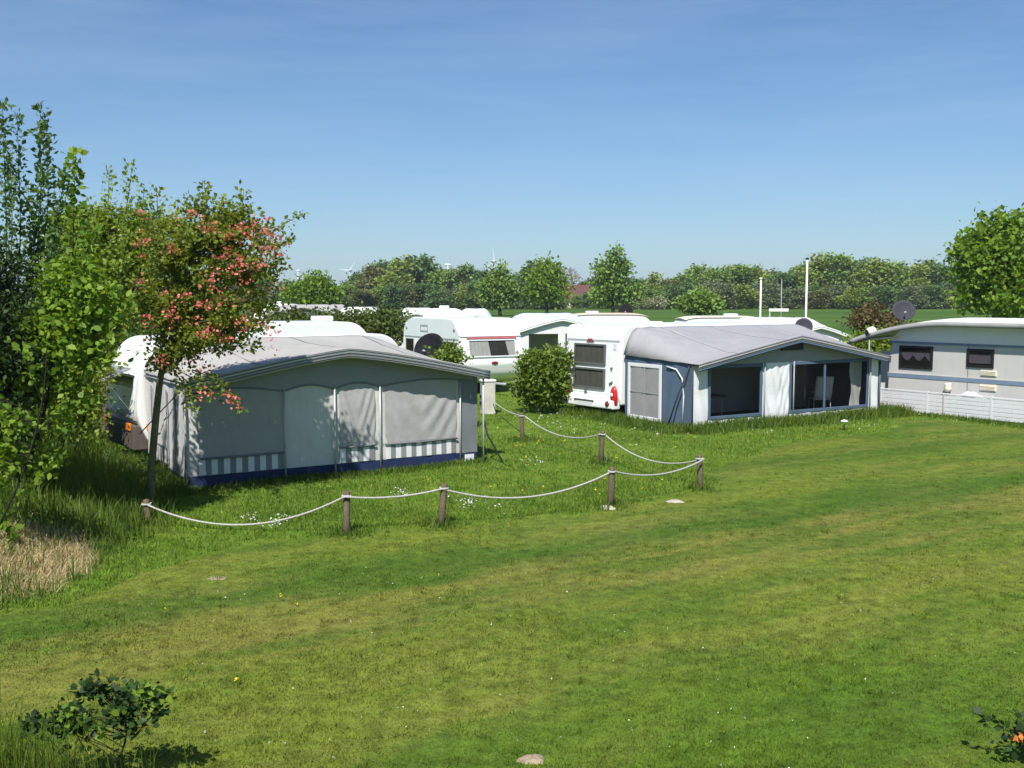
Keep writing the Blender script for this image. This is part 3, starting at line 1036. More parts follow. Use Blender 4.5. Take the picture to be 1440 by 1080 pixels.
fr = MB(TS); frame_up(fr, 1.75, 2.45, 2.16, 2.42, 0.008, 0.02, 0.05); vt = fr.build('vent', 'plastic_grey', carM)
for x, z in ((0.45, 2.30), (LM - 0.6, 2.30)):
    mb = MB(TS); mb.lathe([(0, 0.05), (0.06, 0.04), (0.07, 0.0)], (x, z, 0.0), 12, 0, (0, 0, 1)); mb.build('marker_lamp', 'plastic_grey', carM, True)
mb = MB(); mb.box(0.4, wM - 0.4, 0.9, LM - 0.6, 0.16, 0.37); mb.build('chassis', 'black', carM)
mb = MB(); mb.tube([(wM / 2, 0.8, 0.36), (wM / 2, -0.9, 0.42)], 0.05, 8); mb.build('drawbar', 'plastic_grey', carM, True)
for x in (0.05, wM - 0.25):
    mb = MB(); mb.lathe([(0.0, 0), (0.2, 0), (0.31, 0.02), (0.31, 0.18), (0.2, 0.2), (0, 0.2)], (x, 2.7, 0.31), 24, 0, (1, 0, 0)); mb.build('wheel', 'black', carM, True)

# ---- far right caravan with its shelter roof and plank skirt
AX = R(-55)
oX = G(1247, 576)
carX = thing('caravan', 'long pale grey caravan under a curved sheet shelter roof at the right edge', 'caravan', oX, AX)
LX = 9.0
TX = lambda px: tfront(oX, AX, px)
TW = (Vector((0, 0, 0)), Vector((1, 0, 0)), Vector((0, 0, 1)), Vector((0, -1, 0)))
pw = rounded([(0.0, 0.35), (0.05, 2.0), (0.55, 2.62), (LX, 2.66), (LX, 0.35)], [0.1, 0.3, 0.5, 0.05, 0.05], 8)
mb = MB(); mb.prism(pw, 'y', 0.0, 2.3); mb.build('body', 'wallgrey', carX, bevel=0.02)
pu = rounded([(0.04, 2.13), (0.08, 2.18), (0.56, 2.60), (LX - 0.02, 2.60), (LX - 0.02, 2.13)], [0.02, 0.2, 0.4, 0.02, 0.02], 6)
mb = MB(); mb.prism(pu, 'y', -0.012, 0.01); mb.build('upper_panel', 'whitecool', carX)
mb = MB(TW); mb.box(0.02, LX, 2.06, 2.125, -0.005, 0.03); mb.build('dark_trim', 'bluestripe', carX, bevel=0.006)
mb = MB(TW); mb.box(0.0, LX, 1.03, 1.14, -0.005, 0.016); mb.build('blue_stripe', 'bluestripe', carX)
mb = MB(TW); mb.box(0.0, LX, 1.142, 1.165, -0.005, 0.020); mb.build('stripe_edge', 'wallgrey', carX)


def swag(x0, x1, n, m):
    return (0.0, 1.0, 0.0, 1.0, m)


for a, b, za, zb, nm in ((1266, 1313, 1.32, 2.0, 'lace'), (1361, 1399, 1.46, 1.99, 'lace')):
    w = window_on(carX, TW, TX(a), TX(b), za, zb, 'black', 'glass_dark', 0.07, 0.045)
    cu = MB(TW)
    x0, x1 = TX(a) + 0.07, TX(b) - 0.07
    if a == 1266:       # lace hanging in two swags
        cu.grid(lambda u, v: (lerp(x0, x1, u), lerp(zb - 0.07 - 0.20 - 0.17 * abs(math.sin(u * math.pi * 2.5)), zb - 0.20, v), 0.014 + 0.003 * math.sin(u * 40)), 40, 4)
    else:
        cu.grid(lambda u, v: (lerp(x0, x1, u), lerp(za + 0.12, zb - 0.17, v), 0.014 + 0.003 * math.sin(u * 40)), 20, 4)
    cu.build('curtain', 'lace', w, True)
for z0_, z1_ in ((1.24, 1.40), (0.82, 1.00)):
    mb = MB(TW)
    mb.box(TX(1381), TX(1404), z0_, z1_, 0.0, 0.03)
    for k in range(4):
        mb.box(TX(1381) + 0.03, TX(1404) - 0.03, z0_ + 0.02 + k * 0.034, z0_ + 0.035 + k * 0.034, 0.03, 0.045)
    mb.build('fridge_vent', 'cream', carX, bevel=0.004)
for x in (2.6, 5.4):
    mb = MB(TW); mb.box(x, x + 0.025, 0.4, 2.05, 0.0, 0.006); mb.build('wall_seam', 'stripe_grey', carX)
# shelter roof: a sheet bent down at its end
shx = thing('shelter_roof', 'pale sheet shelter roof curving down over the long grey caravan', 'roof', oX, AX)


def zshel(x, y):
    t = max(0, min(1, (x + 1.1) / 3.2))
    return 2.10 + 0.63 * math.sin(t * math.pi / 2) ** 0.9 + 0.10 * math.sin(math.pi * max(0, min(1, (y + 0.4) / 3.4)))


mb = MB()
mb.grid(lambda u, v: (lerp(-1.1, LX + 0.2, u), lerp(-0.42, 3.0, v), zshel(lerp(-1.1, LX + 0.2, u), lerp(-0.42, 3.0, v)) + 0.006 * math.sin(u * 160)), 120, 10)
mb.build('roof_sheet', 'roofsheet', shx, True, solid=0.03)
mb = MB()
mb.grid(lambda u, v: (lerp(-1.12, LX + 0.2, u), -0.435 - 0.004 * v, zshel(lerp(-1.1, LX + 0.2, u), -0.42) + 0.02 - 0.15 * v), 60, 1)
mb.build('edge_board', 'tarproof', shx, True, solid=0.025)
mb = MB()
mb.grid(lambda u, v: (-1.115 - 0.004 * v, lerp(-0.42, 3.0, u), zshel(-1.1, lerp(-0.42, 3.0, u)) + 0.02 - 0.12 * v), 20, 1)
mb.build('end_board', 'tarproof', shx, True, solid=0.025)
for x in (-0.9, LX):
    for y in (2.9,):
        mb = MB(); mb.tube([(x, y, 0.0), (x, y, zshel(x, y) - 0.02)], 0.04, 8); mb.build('post', 'pole', shx, True)
mb = MB(); mb.tube([(-0.95, -0.36, zshel(-0.95, -0.36) - 0.06), (0.35, -0.05, 2.25)], 0.03, 6); mb.build('brace', 'beige', shx, True)
# plank skirt fence in sections
skf = thing('plank_skirt', 'low white plastic plank fence along the foot of the grey caravan', 'fence', oX, AX)
xs = [0.0, TX(1316), TX(1407), TX(1407) + 2.2, TX(1407) + 4.2]
for a, b in zip(xs, xs[1:]):
    mb = MB()
    for k in range(5):
        z0_ = 0.05 + 0.118 * k
        mb.box(a + 0.035, b - 0.035, -0.33, -0.305, z0_, z0_ + 0.109)
    mb.box(a + 0.035, b - 0.035, -0.345, -0.29, 0.645, 0.69)
    mb.build('plank_panel', 'plank', skf, bevel=0.006)
for a in xs:
    mb = MB(); mb.box(a - 0.034, a + 0.034, -0.345, -0.28, 0.0, 0.71); mb.build('post', 'plank', skf, bevel=0.006)
wb = thing('windbreak_panel', 'tall narrow white windbreak panel between the blue awning and the plank fence', 'panel', G(1249, 573), AX)
mb = MB(); mb.box(-0.22, 0.20, -0.02, 0.02, 0.05, 1.78); mb.build('panel_sheet', 'plank', wb, bevel=0.01)
for x in (-0.25, 0.23):
    mb = MB(); mb.box(x - 0.03, x + 0.03, -0.03, 0.03, 0.0, 1.82); mb.build('post', 'plank', wb, bevel=0.01)
# small things by the plank fence
q = in_frame(oX, AX, TX(1340), -0.17, 0.0)
jug = thing('garden_jug', 'cream jug with dark foot standing behind the plank fence', 'jug', q, 0)
mb = MB(); mb.box(-0.16, 0.16, -0.1, 0.1, 0, 0.66); mb.build('stand', 'stone', jug, bevel=0.02)
mb = MB(); mb.lathe([(0.0, 0.66), (0.07, 0.66), (0.08, 0.72), (0.0, 0.72)], n=14); mb.build('foot', 'black', jug, True)
mb = MB(); mb.lathe([(0.0, 0.72), (0.08, 0.72), (0.11, 0.82), (0.09, 0.92), (0.10, 0.98), (0.0, 0.98)], n=16); mb.build('jar', 'cream', jug, True)
q = in_frame(oX, AX, (TX(1352) + TX(1394)) / 2, -0.16, 0.0)
cov = thing('dust_sheet', 'pale cloth heaped over a chest just behind the plank fence', 'cloth', q, AX)
hw = (TX(1394) - TX(1352)) / 2
mb = MB(); mb.grid(lambda u, v: (lerp(-hw, hw, u), lerp(-0.11, 0.11, v), 0.60 + 0.18 * math.sin(math.pi * u) * math.sin(math.pi * v) ** 0.6 + 0.012 * math.sin(u * 23)), 24, 8); mb.build('cloth', 'white_fabric', cov, True)
mb = MB(); mb.box(-hw + 0.05, hw - 0.05, -0.1, 0.1, 0.0, 0.59); mb.build('chest', 'plastic_grey', cov, bevel=0.01)


# ------------------------------------------------------------------ caravans and awnings in the rows behind
def far_caravan(label, px, Y, ang, L, W, Ht, mbody='white', mroof=None, hatch=True, group=None, win=True, hatches=((0.5, 0.5),)):
    p = P(px, 500, Y)
    r = thing('caravan', label, 'caravan', (p.x, p.y, 0), ang, group)
    pf = rounded([(0.3, 0.36), (0.0, 1.1), (0.2, 2.0), (0.6, Ht), (L - 0.6, Ht), (L - 0.1, 2.0), (L, 1.1), (L - 0.3, 0.36)], [0.1, 0.3, 0.3, 0.5, 0.5, 0.3, 0.3, 0.1], 5)
    pf = [(x - L / 2, z) for x, z in pf]
    mb = MB(); mb.prism(pf, 'y', -W / 2, W / 2); mb.build('body', mbody, r, bevel=0.05)
    if mroof:
        mb = MB()
        mb.grid(lambda u, v: (lerp(-L / 2 + 0.45, L / 2 - 0.45, u), lerp(-W / 2 - 0.04, W / 2 + 0.04, v), Ht - 0.12 * abs(2 * u - 1) ** 6 + 0.05 * math.sin(math.pi * v) + 0.015), 24, 8)
        mb.build('roof', mroof, r, True, solid=0.02)
    for hx, hy in (hatches if hatch else ()):
        x, y = (hx - 0.5) * L, (hy - 0.5) * W
        mb = MB(); mb.box(x - 0.3, x + 0.3, y - 0.25, y + 0.25, Ht, Ht + 0.17); mb.build('roof_hatch', 'whitecool', r, bevel=0.05)
    if win:
        T = (Vector((-L / 2, -W / 2, 0)), Vector((1, 0, 0)), Vector((0, 0, 1)), Vector((0, -1, 0)))
        for a in (0.7, L - 2.0):
            window_on(r, T, a, a + 1.2, 1.25, 1.85, 'frame', 'glass_dark', 0.05, 0.03)
        T = (Vector((-L / 2 + 0.08, W / 2, 0)), Vector((0, -1, 0)), Vector((0, 0, 1)), Vector((-1, 0, 0)))
        window_on(r, T, 0.3, W - 0.3, 1.3, 1.85, 'frame', 'glass_dark', 0.05, 0.06)
    for sy in (-W / 2 + 0.05, W / 2 - 0.23):
        mb = MB(); mb.lathe([(0.0, 0), (0.31, 0.0), (0.31, 0.18), (0, 0.18)], (0, sy, 0.31), 16, 0, (0, 1, 0)); mb.build('wheel', 'black', r, True)
    return r


def far_awning(label, px, Y, ang, W, D, eave, peak, back, mroof, mwall, open_front=False):
    p = P(px, 500, Y)
    r = thing('caravan_awning', label, 'awning', (p.x, p.y, 0), ang)
    a = Awning(r, W, D, eave, peak, eave, back, 0.15)
    a.roof(mroof)
    a.fascia([mroof, mwall], 0.14)
    a.wall('gable_panel', 0.0, W, eave - 0.12, lambda x: a.zroof(x / W, 0) - 0.02, mwall, 0.0, 0.003)
    if open_front:
        for x0, x1 in ((0.0, 0.45), (W * 0.5 - 0.15, W * 0.5 + 0.15), (W - 0.45, W)):
            a.wall('front_panel', x0, x1, 0.0, eave - 0.12, mwall, 0.0, 0.006)
        a.wall('front_panel', 0.45, W - 0.45, 0.0, 0.75, mwall, 0.01, 0.006)
        a.wall('back_panel', 0.0, W, 0.0, eave, 'grey_fabric', D - 0.05, 0.006)
    else:
        a.wall('front_panel', 0.0, W, 0.0, eave - 0.12, mwall, 0.0, 0.006)
        for f in (0.12, 0.55):
            fr = MB(); arch_frame(fr, W * f, W * (f + 0.33), 0.7, eave - 0.3, -0.03, -0.012, 0.05)
            w = fr.build('window', 'greyframe', r)
            pn = MB(); pn.box(W * f + 0.05, W * (f + 0.33) - 0.05, -0.022, -0.016, 0.75, eave - 0.35); pn.build('pane', 'glass_dark', w)
    a.side('side_panel', 0.0, mwall)
    a.side('side_panel', W, mwall, sgn=1)
    return r


far_caravan('white caravan roof with two hatches just behind the large grey awning', 392, 31.5, R(29), 5.6, 2.3, 2.70, 'white', None, True, hatches=((0.35, 0.45), (0.75, 0.5)))
far_awning('pale awning with open front between the two white caravans', 728, 40.5, R(12), 3.6, 2.6, 2.12, 2.62, 2.78, 'whitecool', 'offwhite', True)
far_caravan('beige roofed caravan behind the white caravan with stacked rear windows', 852, 50, R(4), 4.6, 2.3, 2.62, 'offwhite', 'beige', True, hatches=((0.34, 0.4),))
far_caravan('low white caravan roof in front of the beige roofed caravan', 885, 45, R(6), 3.0, 2.0, 2.40, 'white', None, False)
far_caravan('cream roofed caravan behind the lilac awning roof', 1010, 48, R(3), 4.6, 2.3, 2.52, 'offwhite', 'cream', True, hatches=((0.62, 0.5),))
far_caravan('white caravan behind the gable of the blue and white awning', 1085, 41, R(4), 3.4, 2.2, 2.64, 'white', None, False)
far_awning('grey roofed awning to the right behind the tall white flagpole', 1112, 39.5, R(8), 2.3, 2.6, 1.95, 2.35, 2.62, 'offwhite', 'offwhite')
far_caravan('white caravan standing farther back over the roof of the rounded caravan', 625, 62, R(4), 3.2, 2.2, 2.78, 'white', None, True)
far_awning('pale grey awning left of the farther white caravan, over the rounded roof', 556, 61, R(3), 2.5, 2.4, 2.2, 2.55, 2.80, 'offwhite', 'offwhite')
far_awning('pale awning sloping down right of the farther white caravan', 646, 61.5, R(3), 2.0, 2.4, 2.15, 2.45, 2.75, 'whitecool', 'white_fabric')
far_awning('grey tent awning with a dark gable left of the hedge', 372, 72, R(6), 5.4, 2.6, 2.2, 2.75, 2.92, 'roof_fabric', 'dark_fabric')
far_awning('small dark gabled awning just left of the low white caravan beyond the hedge', 458, 73, R(6), 1.4, 2.4, 2.2, 2.75, 2.92, 'roof_fabric', 'dark_fabric')
far_caravan('low white rounded caravan beyond the hedge', 508, 74, R(3), 3.6, 2.2, 2.75, 'white', None, False)
far_caravan('white caravan with a roof hatch half hidden by the pink blossom tree', 395, 78, R(3), 4.0, 2.2, 2.95, 'white', None, True)


# ------------------------------------------------------------------ dishes, poles, pillars
def dish(label, px, py, Y, r, m, zbase=0.0, aim=(-0.15, -0.9, 0.42)):
    c = P(px, py, Y)
    t = thing('satellite_dish', label, 'satellite dish', (c.x, c.y, zbase), 0)
    a = Vector(aim).normalized()
    o = Vector((0, 0, c.z - zbase))
    mb = MB()
    mb.lathe([(0.001, 0.0), (r * 0.4, 0.02 * r / 0.4), (r * 0.75, 0.07 * r / 0.4), (r, 0.125 * r / 0.4), (r * 1.01, 0.115 * r / 0.4), (r * 0.75, 0.05 * r / 0.4), (0.001, -0.02)], o, 28, 0, a)
    mb.build('reflector', m, t, True)
    low = o + a * 0.05 - Vector((0, 0, r))
    mb = MB(); mb.tube([low, o + a * (r * 1.15) - Vector((0, 0, r * 0.55))], 0.014, 6); mb.build('feed_arm', m, t, True)
    mb = MB(); mb.lathe([(0, 0), (0.035, 0), (0.035, 0.1), (0, 0.1)], o + a * (r * 1.1) - Vector((0, 0, r * 0.5)), 10, 0, -a); mb.build('feed_head', 'plastic_grey', t, True)
    mb = MB(); mb.tube([(-a.x * 0.08, -a.y * 0.08, 0), (-a.x * 0.08, -a.y * 0.08, o.z + 0.05)], 0.024, 8); mb.build('pole', 'greyframe', t, True)
    return t


dish('grey satellite dish on a pole beside the curved shelter roof', 1270, 438, 33.5, 0.36, 'dish')
dish('dark satellite dish low behind the awning gable beside the flagpole', 1130, 460, 36.5, 0.31, 'dish')
dish('dark satellite dish behind the right end of the large grey awning roof', 606, 492, 26.5, 0.42, 'dishdark', aim=(-0.35, -0.8, 0.45))
dish('small dark satellite dish above the beige caravan roof', 880, 438, 51, 0.36, 'dishdark')


def pole_thing(name, label, cat, px, pt, Y, r, m='offwhite', knob=False):
    b = P(px, 500, Y)
    t = P(px, pt, Y)
    e = thing(name, label, cat, (b.x, b.y, 0), 0)
    mb = MB(); mb.tube([(0, 0, 0), (0, 0, t.z)], [r, r * 0.85], 10); mb.build('shaft', m, e, True)
    mb = MB(); mb.lathe([(0, 0.08), (r * 1.3, 0.06), (r * 1.5, 0.03), (r * 1.2, 0.0), (0, 0)], (0, 0, t.z), 12); mb.build('finial', 'black' if knob else m, e, True)
    return e


pole_thing('flagpole', 'tall white flagpole rising behind the gable of the blue and white awning', 'flagpole', 1132, 365, 37.5, 0.043, knob=True)
pole_thing('mast', 'short white mast left of the tall flagpole', 'mast', 1068, 393, 44, 0.045)
e = pole_thing('mast', 'thin grey mast standing between the short white mast and the tall flagpole', 'mast', 1097, 394, 70, 0.032, 'greyframe')
b = P(1095, 436, 42)
ae = thing('aerial', 'flat white aerial on a stalk above the caravan roofs left of the flagpole', 'aerial', (b.x, b.y, 0), 0)
mb = MB(); mb.box(-0.40, 0.40, -0.04, 0.04, b.z - 0.06, b.z + 0.06); mb.build('aerial_bar', 'cream', ae, bevel=0.02)
mb = MB(); mb.tube([(-0.36, 0, 0), (-0.36, 0, b.z - 0.06)], 0.02, 6); mb.build('stalk', 'pole', ae, True)
q = P(1223, 466, 31.5)
fl = thing('floodlight', 'round white floodlight on a post beside the curved shelter roof', 'lamp', (q.x, q.y, 0), 0)
mb = MB(); mb.tube([(0.0, 0, 0), (0.0, 0, q.z - 0.12)], 0.022, 8); mb.build('post', 'greyframe', fl, True)
mb = MB(); mb.lathe([(0.0, 0.0), (0.09, 0.0), (0.13, 0.12), (0.12, 0.24), (0.05, 0.30), (0, 0.30)], (-0.10, -0.06, q.z - 0.02), 16, 0, (0.8, 0.2, 0.2)); mb.build('housing', 'white', fl, True)
mb = MB(); mb.lathe([(0.0, 0.0), (0.085, 0.0), (0.085, 0.02), (0, 0.02)], (-0.118, -0.066, q.z - 0.025), 14, 0, (0.8, 0.2, 0.2)); mb.build('lens', 'black', fl, True)

q = onground(686, 582)
pl = thing('power_pillar', 'pale concrete power pillar at the right corner of the large grey awning', 'power pillar', q, R(15))
mb = MB(); mb.box(-0.20, 0.20, -0.14, 0.14, 0.0, 0.96); mb.build('column', 'concrete', pl, bevel=0.015)
mb = MB(); mb.box(-0.225, 0.225, -0.165, 0.165, 0.96, 1.03); mb.build('cap', 'offwhite', pl, bevel=0.02)
mb = MB(); mb.box(-0.204, -0.2, -0.10, 0.10, 0.15, 0.9); mb.build('service_hatch', 'plastic_grey', pl)
for z in (0.28, 0.48):
    mb = MB(); mb.box(-0.24, -0.204, -0.05, 0.05, z, z + 0.1); mb.build('socket', 'black', pl, bevel=0.01)

# ------------------------------------------------------------------ rope fence
PL = [(210, 738, 702, 'leftmost rope post, standing at the foot of the pink blossom tree trunk'),
      (487, 752, 691, 'rope post in front of the middle of the large grey awning'),
      (620, 740, 680, 'dark rope post in front of the right half of the large grey awning'),
      (858, 713, 656, 'rope post with a pale flat stone at its foot'),
      (985, 688, 640, 'rightmost rope post, at the outer corner of the rope fence'),
      (845, 652, 605, 'rope post in front of the white caravan with stacked windows'),
      (735, 620, 581, 'farthest rope post, near the round bush and the power pillar')]
tops = []
for i, (px, pb, pt, lab) in enumerate(PL):
    b = onground(px, pb)
    t = P(px, pt, b.y)
    h = t.z - b.z
    r = thing('rope_post', lab, 'post', (b.x, b.y, b.z - 0.05), R(17 * i), 'wooden posts of the rope fence')
    r.rotation_euler = (R([2, -3, 1.5, 4, -3.5, 2, -2][i]), R([-2, 1.5, 3, -1, 2.5, -4, 3][i]), R(17 * i))
    mb = MB()
    prof_n = 14
    ln = 0.008 * ((i * 7) % 5 - 2)
    mb.tube([(0, 0, -0.1), (ln * 0.3, 0, h * 0.4), (ln, 0, h + 0.03), (ln, 0, h + 0.05)], [0.054, 0.052, 0.050, 0.040], prof_n)
    mb.build('stake', 'wood', r, True)
    mb = MB()
    mb.tube([(ln + 0.062 * math.cos(a), 0.062 * math.sin(a), h - 0.02 + 0.004 * math.sin(3 * a)) for a in [k * math.pi / 6 for k in range(13)]], 0.016, 6)
    mb.build('rope_loop', 'rope', r, True)
    tops.append(Vector((b.x, b.y, b.z - 0.05 + h - 0.02)))
pend = onground(690, 583)
tops.append(Vector((pend.x, pend.y, pend.z + 0.42)))
order = [0, 1, 2, 3, 4, 5, 6, 7]
sags = [0.36, 0.06, 0.27, 0.16, 0.30, 0.27, 0.10]
path = []
for k in range(7):
    a, b = tops[order[k]].copy(), tops[order[k + 1]].copy()
    off = (b - a).cross(Vector((0, 0, 1))).normalized() * 0.06
    a += off; b += off
    for j in range(19):
        t = j / 18
        p = a.lerp(b, t)
        p.z -= sags[k] * 4 * t * (1 - t)
        p.z = max(p.z, gz(p.x, p.y) + 0.05)
        path.append(p)
mb = MB()
mb.tube(path, 0.0145, 8)
tag(mb.build('rope', 'rope', None, True), 'white rope sagging from post to post around the grass pitch', 'rope')


def stone(name, label, px, py, rx, ry, h, m, seed):
    p = onground(px, py)
    rg = np.random.default_rng(seed)
    mb = MB()
    ph = rg.random(6) * 6

    def f(u, v):
        a = 2 * math.pi * u
        w = 1 + 0.14 * math.sin(2 * a + ph[0]) + 0.1 * math.sin(3 * a + ph[1]) + 0.05 * math.sin(7 * a + ph[2])
        q = math.sin(v * math.pi / 2)
        return (rx * w * q, 0, 0) if False else (rx * w * math.cos(a) * q, ry * w * math.sin(a) * q, h * (1 - q ** 3) + 0.12 * h * math.sin(5 * a * 1 + 9 * v))
    mb.grid(f, 28, 8)
    o = mb.build(name, m, None, True)
    o.location = (p.x, p.y, p.z - 0.012)
    return o


tag(stone('flat_stone', '', 853, 715, 0.17, 0.10, 0.06, 'stone', 1), 'pale flat stone at the foot of a rope post', 'stone', 'flat stones in the grass')
tag(stone('flat_stone', '', 948, 706, 0.15, 0.08, 0.05, 'stone', 2), 'pale flat stone lying alone left of the rightmost rope post', 'stone', 'flat stones in the grass')
tag(stone('flat_stone', '', 846, 650, 0.13, 0.08, 0.05, 'stone', 3), 'small pale stone at the foot of the post in front of the white caravan', 'stone', 'flat stones in the grass')
tag(stone('flat_stone', '', 748, 1069, 0.135, 0.075, 0.045, 'soil', 5), 'tan stone in the mown grass at the bottom edge', 'stone', 'flat stones in the grass')
tag(stone('soil_patch', '', 302, 813, 0.20, 0.12, 0.016, 'soil', 4), kind='structure')
q = onground(1187, 606)
gl = thing('garden_light', 'small white garden light in the long grass before the wide awning window', 'garden light', q, 0)
mb = MB(); mb.tube([(0, 0, 0), (0, 0, 0.2)], 0.015, 6); mb.build('stem', 'black', gl, True)
mb = MB(); mb.lathe([(0, 0.30), (0.09, 0.27), (0.10, 0.25), (0.05, 0.24), (0.045, 0.18), (0, 0.18)], n=14); mb.build('lamp_head', 'white', gl, True)

# ------------------------------------------------------------------ farm houses and wind turbines far off
def house(label, px, Y, ang, L, W, he, hr, mw, chim=True):
    p = P(px, 430, Y)
    r = thing('farmhouse', label, 'house', (p.x, p.y, 0), ang)
    mb = MB(); mb.prism([(-W / 2, -0.2), (W / 2, -0.2), (W / 2, he), (0, hr - 0.15), (-W / 2, he)], 'x', -L / 2, L / 2); mb.build('wall', mw, r)
    mb = MB()
    for s in (-1, 1):
        mb.add([(-L / 2 - 0.4, s * (W / 2 + 0.5), he - 0.35), (L / 2 + 0.4, s * (W / 2 + 0.5), he - 0.35), (L / 2 + 0.4, 0, hr), (-L / 2 - 0.4, 0, hr)], [(0, 1, 2, 3)])
    rf = mb.build('roof', 'rooftile', r, solid=0.15)
    if chim:
        mb = MB(); mb.box(L * 0.22, L * 0.22 + 0.8, -0.4, 0.4, hr - 0.6, hr + 0.9); mb.build('chimney', 'offwhite', rf)
    T = (Vector((-L / 2, -W / 2, 0)), Vector((1, 0, 0)), Vector((0, 0, 1)), Vector((0, -1, 0)))
    for a in (1.5, 4.5, L - 5.7, L - 2.7):
        window_on(r, T, a, a + 1.2, 0.9, 2.1, 'white', 'glass_dark', 0.12, 0.06)
    mb = MB(T); mb.box(L / 2 - 0.5, L / 2 + 0.5, 0, 2.1, 0.0, 0.05); mb.build('door', 'brown', r)
    return r


house('brown tiled farmhouse beyond the field under the bare grey tree', 812, 330, R(6), 12, 8, 2.6, 7.4, 'beige', False)
house('orange brick farmhouse half hidden behind the field trees', 672, 330, R(70), 11, 8, 3.2, 8.0, 'brick', False)


def turbine(label, px, py, Y, rot, blen, yaw):
    hub = P(px, py, Y)
    r = thing('wind_turbine', label, 'wind turbine', (hub.x, hub.y, 0), yaw, 'wind turbines on the horizon')
    mb = MB(); mb.tube([(0, 0, 0), (0, 0, hub.z * 0.5), (0, 0, hub.z)], [2.1, 1.7, 1.2], 14); mb.build('tower', 'turbine', r, True)
    mb = MB(); mb.tube([(0, -3.0, hub.z + 0.4), (0, -2, hub.z + 0.4), (0, 4, hub.z + 0.6), (0, 5, hub.z + 0.6)], [1.2, 1.8, 1.8, 1.2], 12); mb.build('nacelle', 'turbine', r, True)
    mb = MB(); mb.lathe([(0, 1.8), (0.9, 1.2), (1.4, 0.0), (0, 0)], (0, -3.0, hub.z + 0.4), 14, 0, (0, -1, 0)); mb.build('hub', 'turbine', r, True)
    for k in range(3):
        a = rot + k * 2 * math.pi / 3
        d = Vector((math.sin(a), 0, math.cos(a)))
        s = Vector((math.cos(a), 0, -math.sin(a)))
        o = Vector((0, -3.4, hub.z + 0.4))
        mb = MB((o, s, d, Vector((0, 1, 0))))

        def f(u, v):
            w = 0.7 * (1.7 * (1 - v) ** 0.7 + 0.45) * (0.55 + 0.45 * min(1, v / 0.15))
            return ((u - 0.3) * w, 0.8 + v * blen, 0.16 * math.sin(2 * math.pi * u) * (1.2 - v))
        mb.grid(f, 6, 14)
        mb.build('blade', 'turbine', r, True)
    return r


turbine('rightmost wind turbine, one blade pointing straight up', 694, 368, 1300, R(-8), 17, R(20))
turbine('wind turbine second from the right, above the left wood', 630, 373, 1450, R(3), 15, R(70))
turbine('wind turbine with blades in a cross over the left wood', 492, 381, 1450, R(38), 15, R(-15))
turbine('leftmost and faintest wind turbine, beside the pink blossom tree', 419, 381, 1900, R(15), 16, R(50))

# ------------------------------------------------------------------ vegetation
def leaves(Pts, size, rng, up=0.6, wid=0.34, dirs=None, curl=0.1, oval=False):
    """one four-sided, slightly folded leaf per point"""
    n = len(Pts)
    nr = rng.normal(size=(n, 3)); nr[:, 2] += up
    nr /= np.linalg.norm(nr, axis=1)[:, None] + 1e-9
    d = rng.normal(size=(n, 3)) if dirs is None else dirs + rng.normal(size=(n, 3)) * 0.55
    d -= nr * (d * nr).sum(1)[:, None]
    d /= np.linalg.norm(d, axis=1)[:, None] + 1e-9
    w = np.cross(nr, d)
    s = (size * (0.6 + 0.8 * rng.random(n)))[:, None]
    p = Pts
    if oval:
        V = np.stack([p, p + d * s * 0.3 + w * s * wid * 0.85 + nr * s * curl, p + d * s * 0.66 + w * s * wid * 0.8 + nr * s * curl * 0.8, p + d * s - nr * s * curl * 0.5,
                      p + d * s * 0.66 - w * s * wid * 0.8 + nr * s * curl * 0.8, p + d * s * 0.3 - w * s * wid * 0.85 + nr * s * curl], 1).reshape(-1, 3)
        return V, np.arange(n * 6).reshape(n, 6)
    V = np.stack([p, p + d * s * 0.48 + w * s * wid + nr * s * curl, p + d * s, p + d * s * 0.48 - w * s * wid + nr * s * curl], 1).reshape(-1, 3)
    Fq = np.arange(n * 4).reshape(n, 4)
    return V, Fq


def bez(a, b, c, n):
    return [a * (1 - t) ** 2 + b * (2 * t * (1 - t)) + c * t * t for t in [i / n for i in range(n + 1)]]


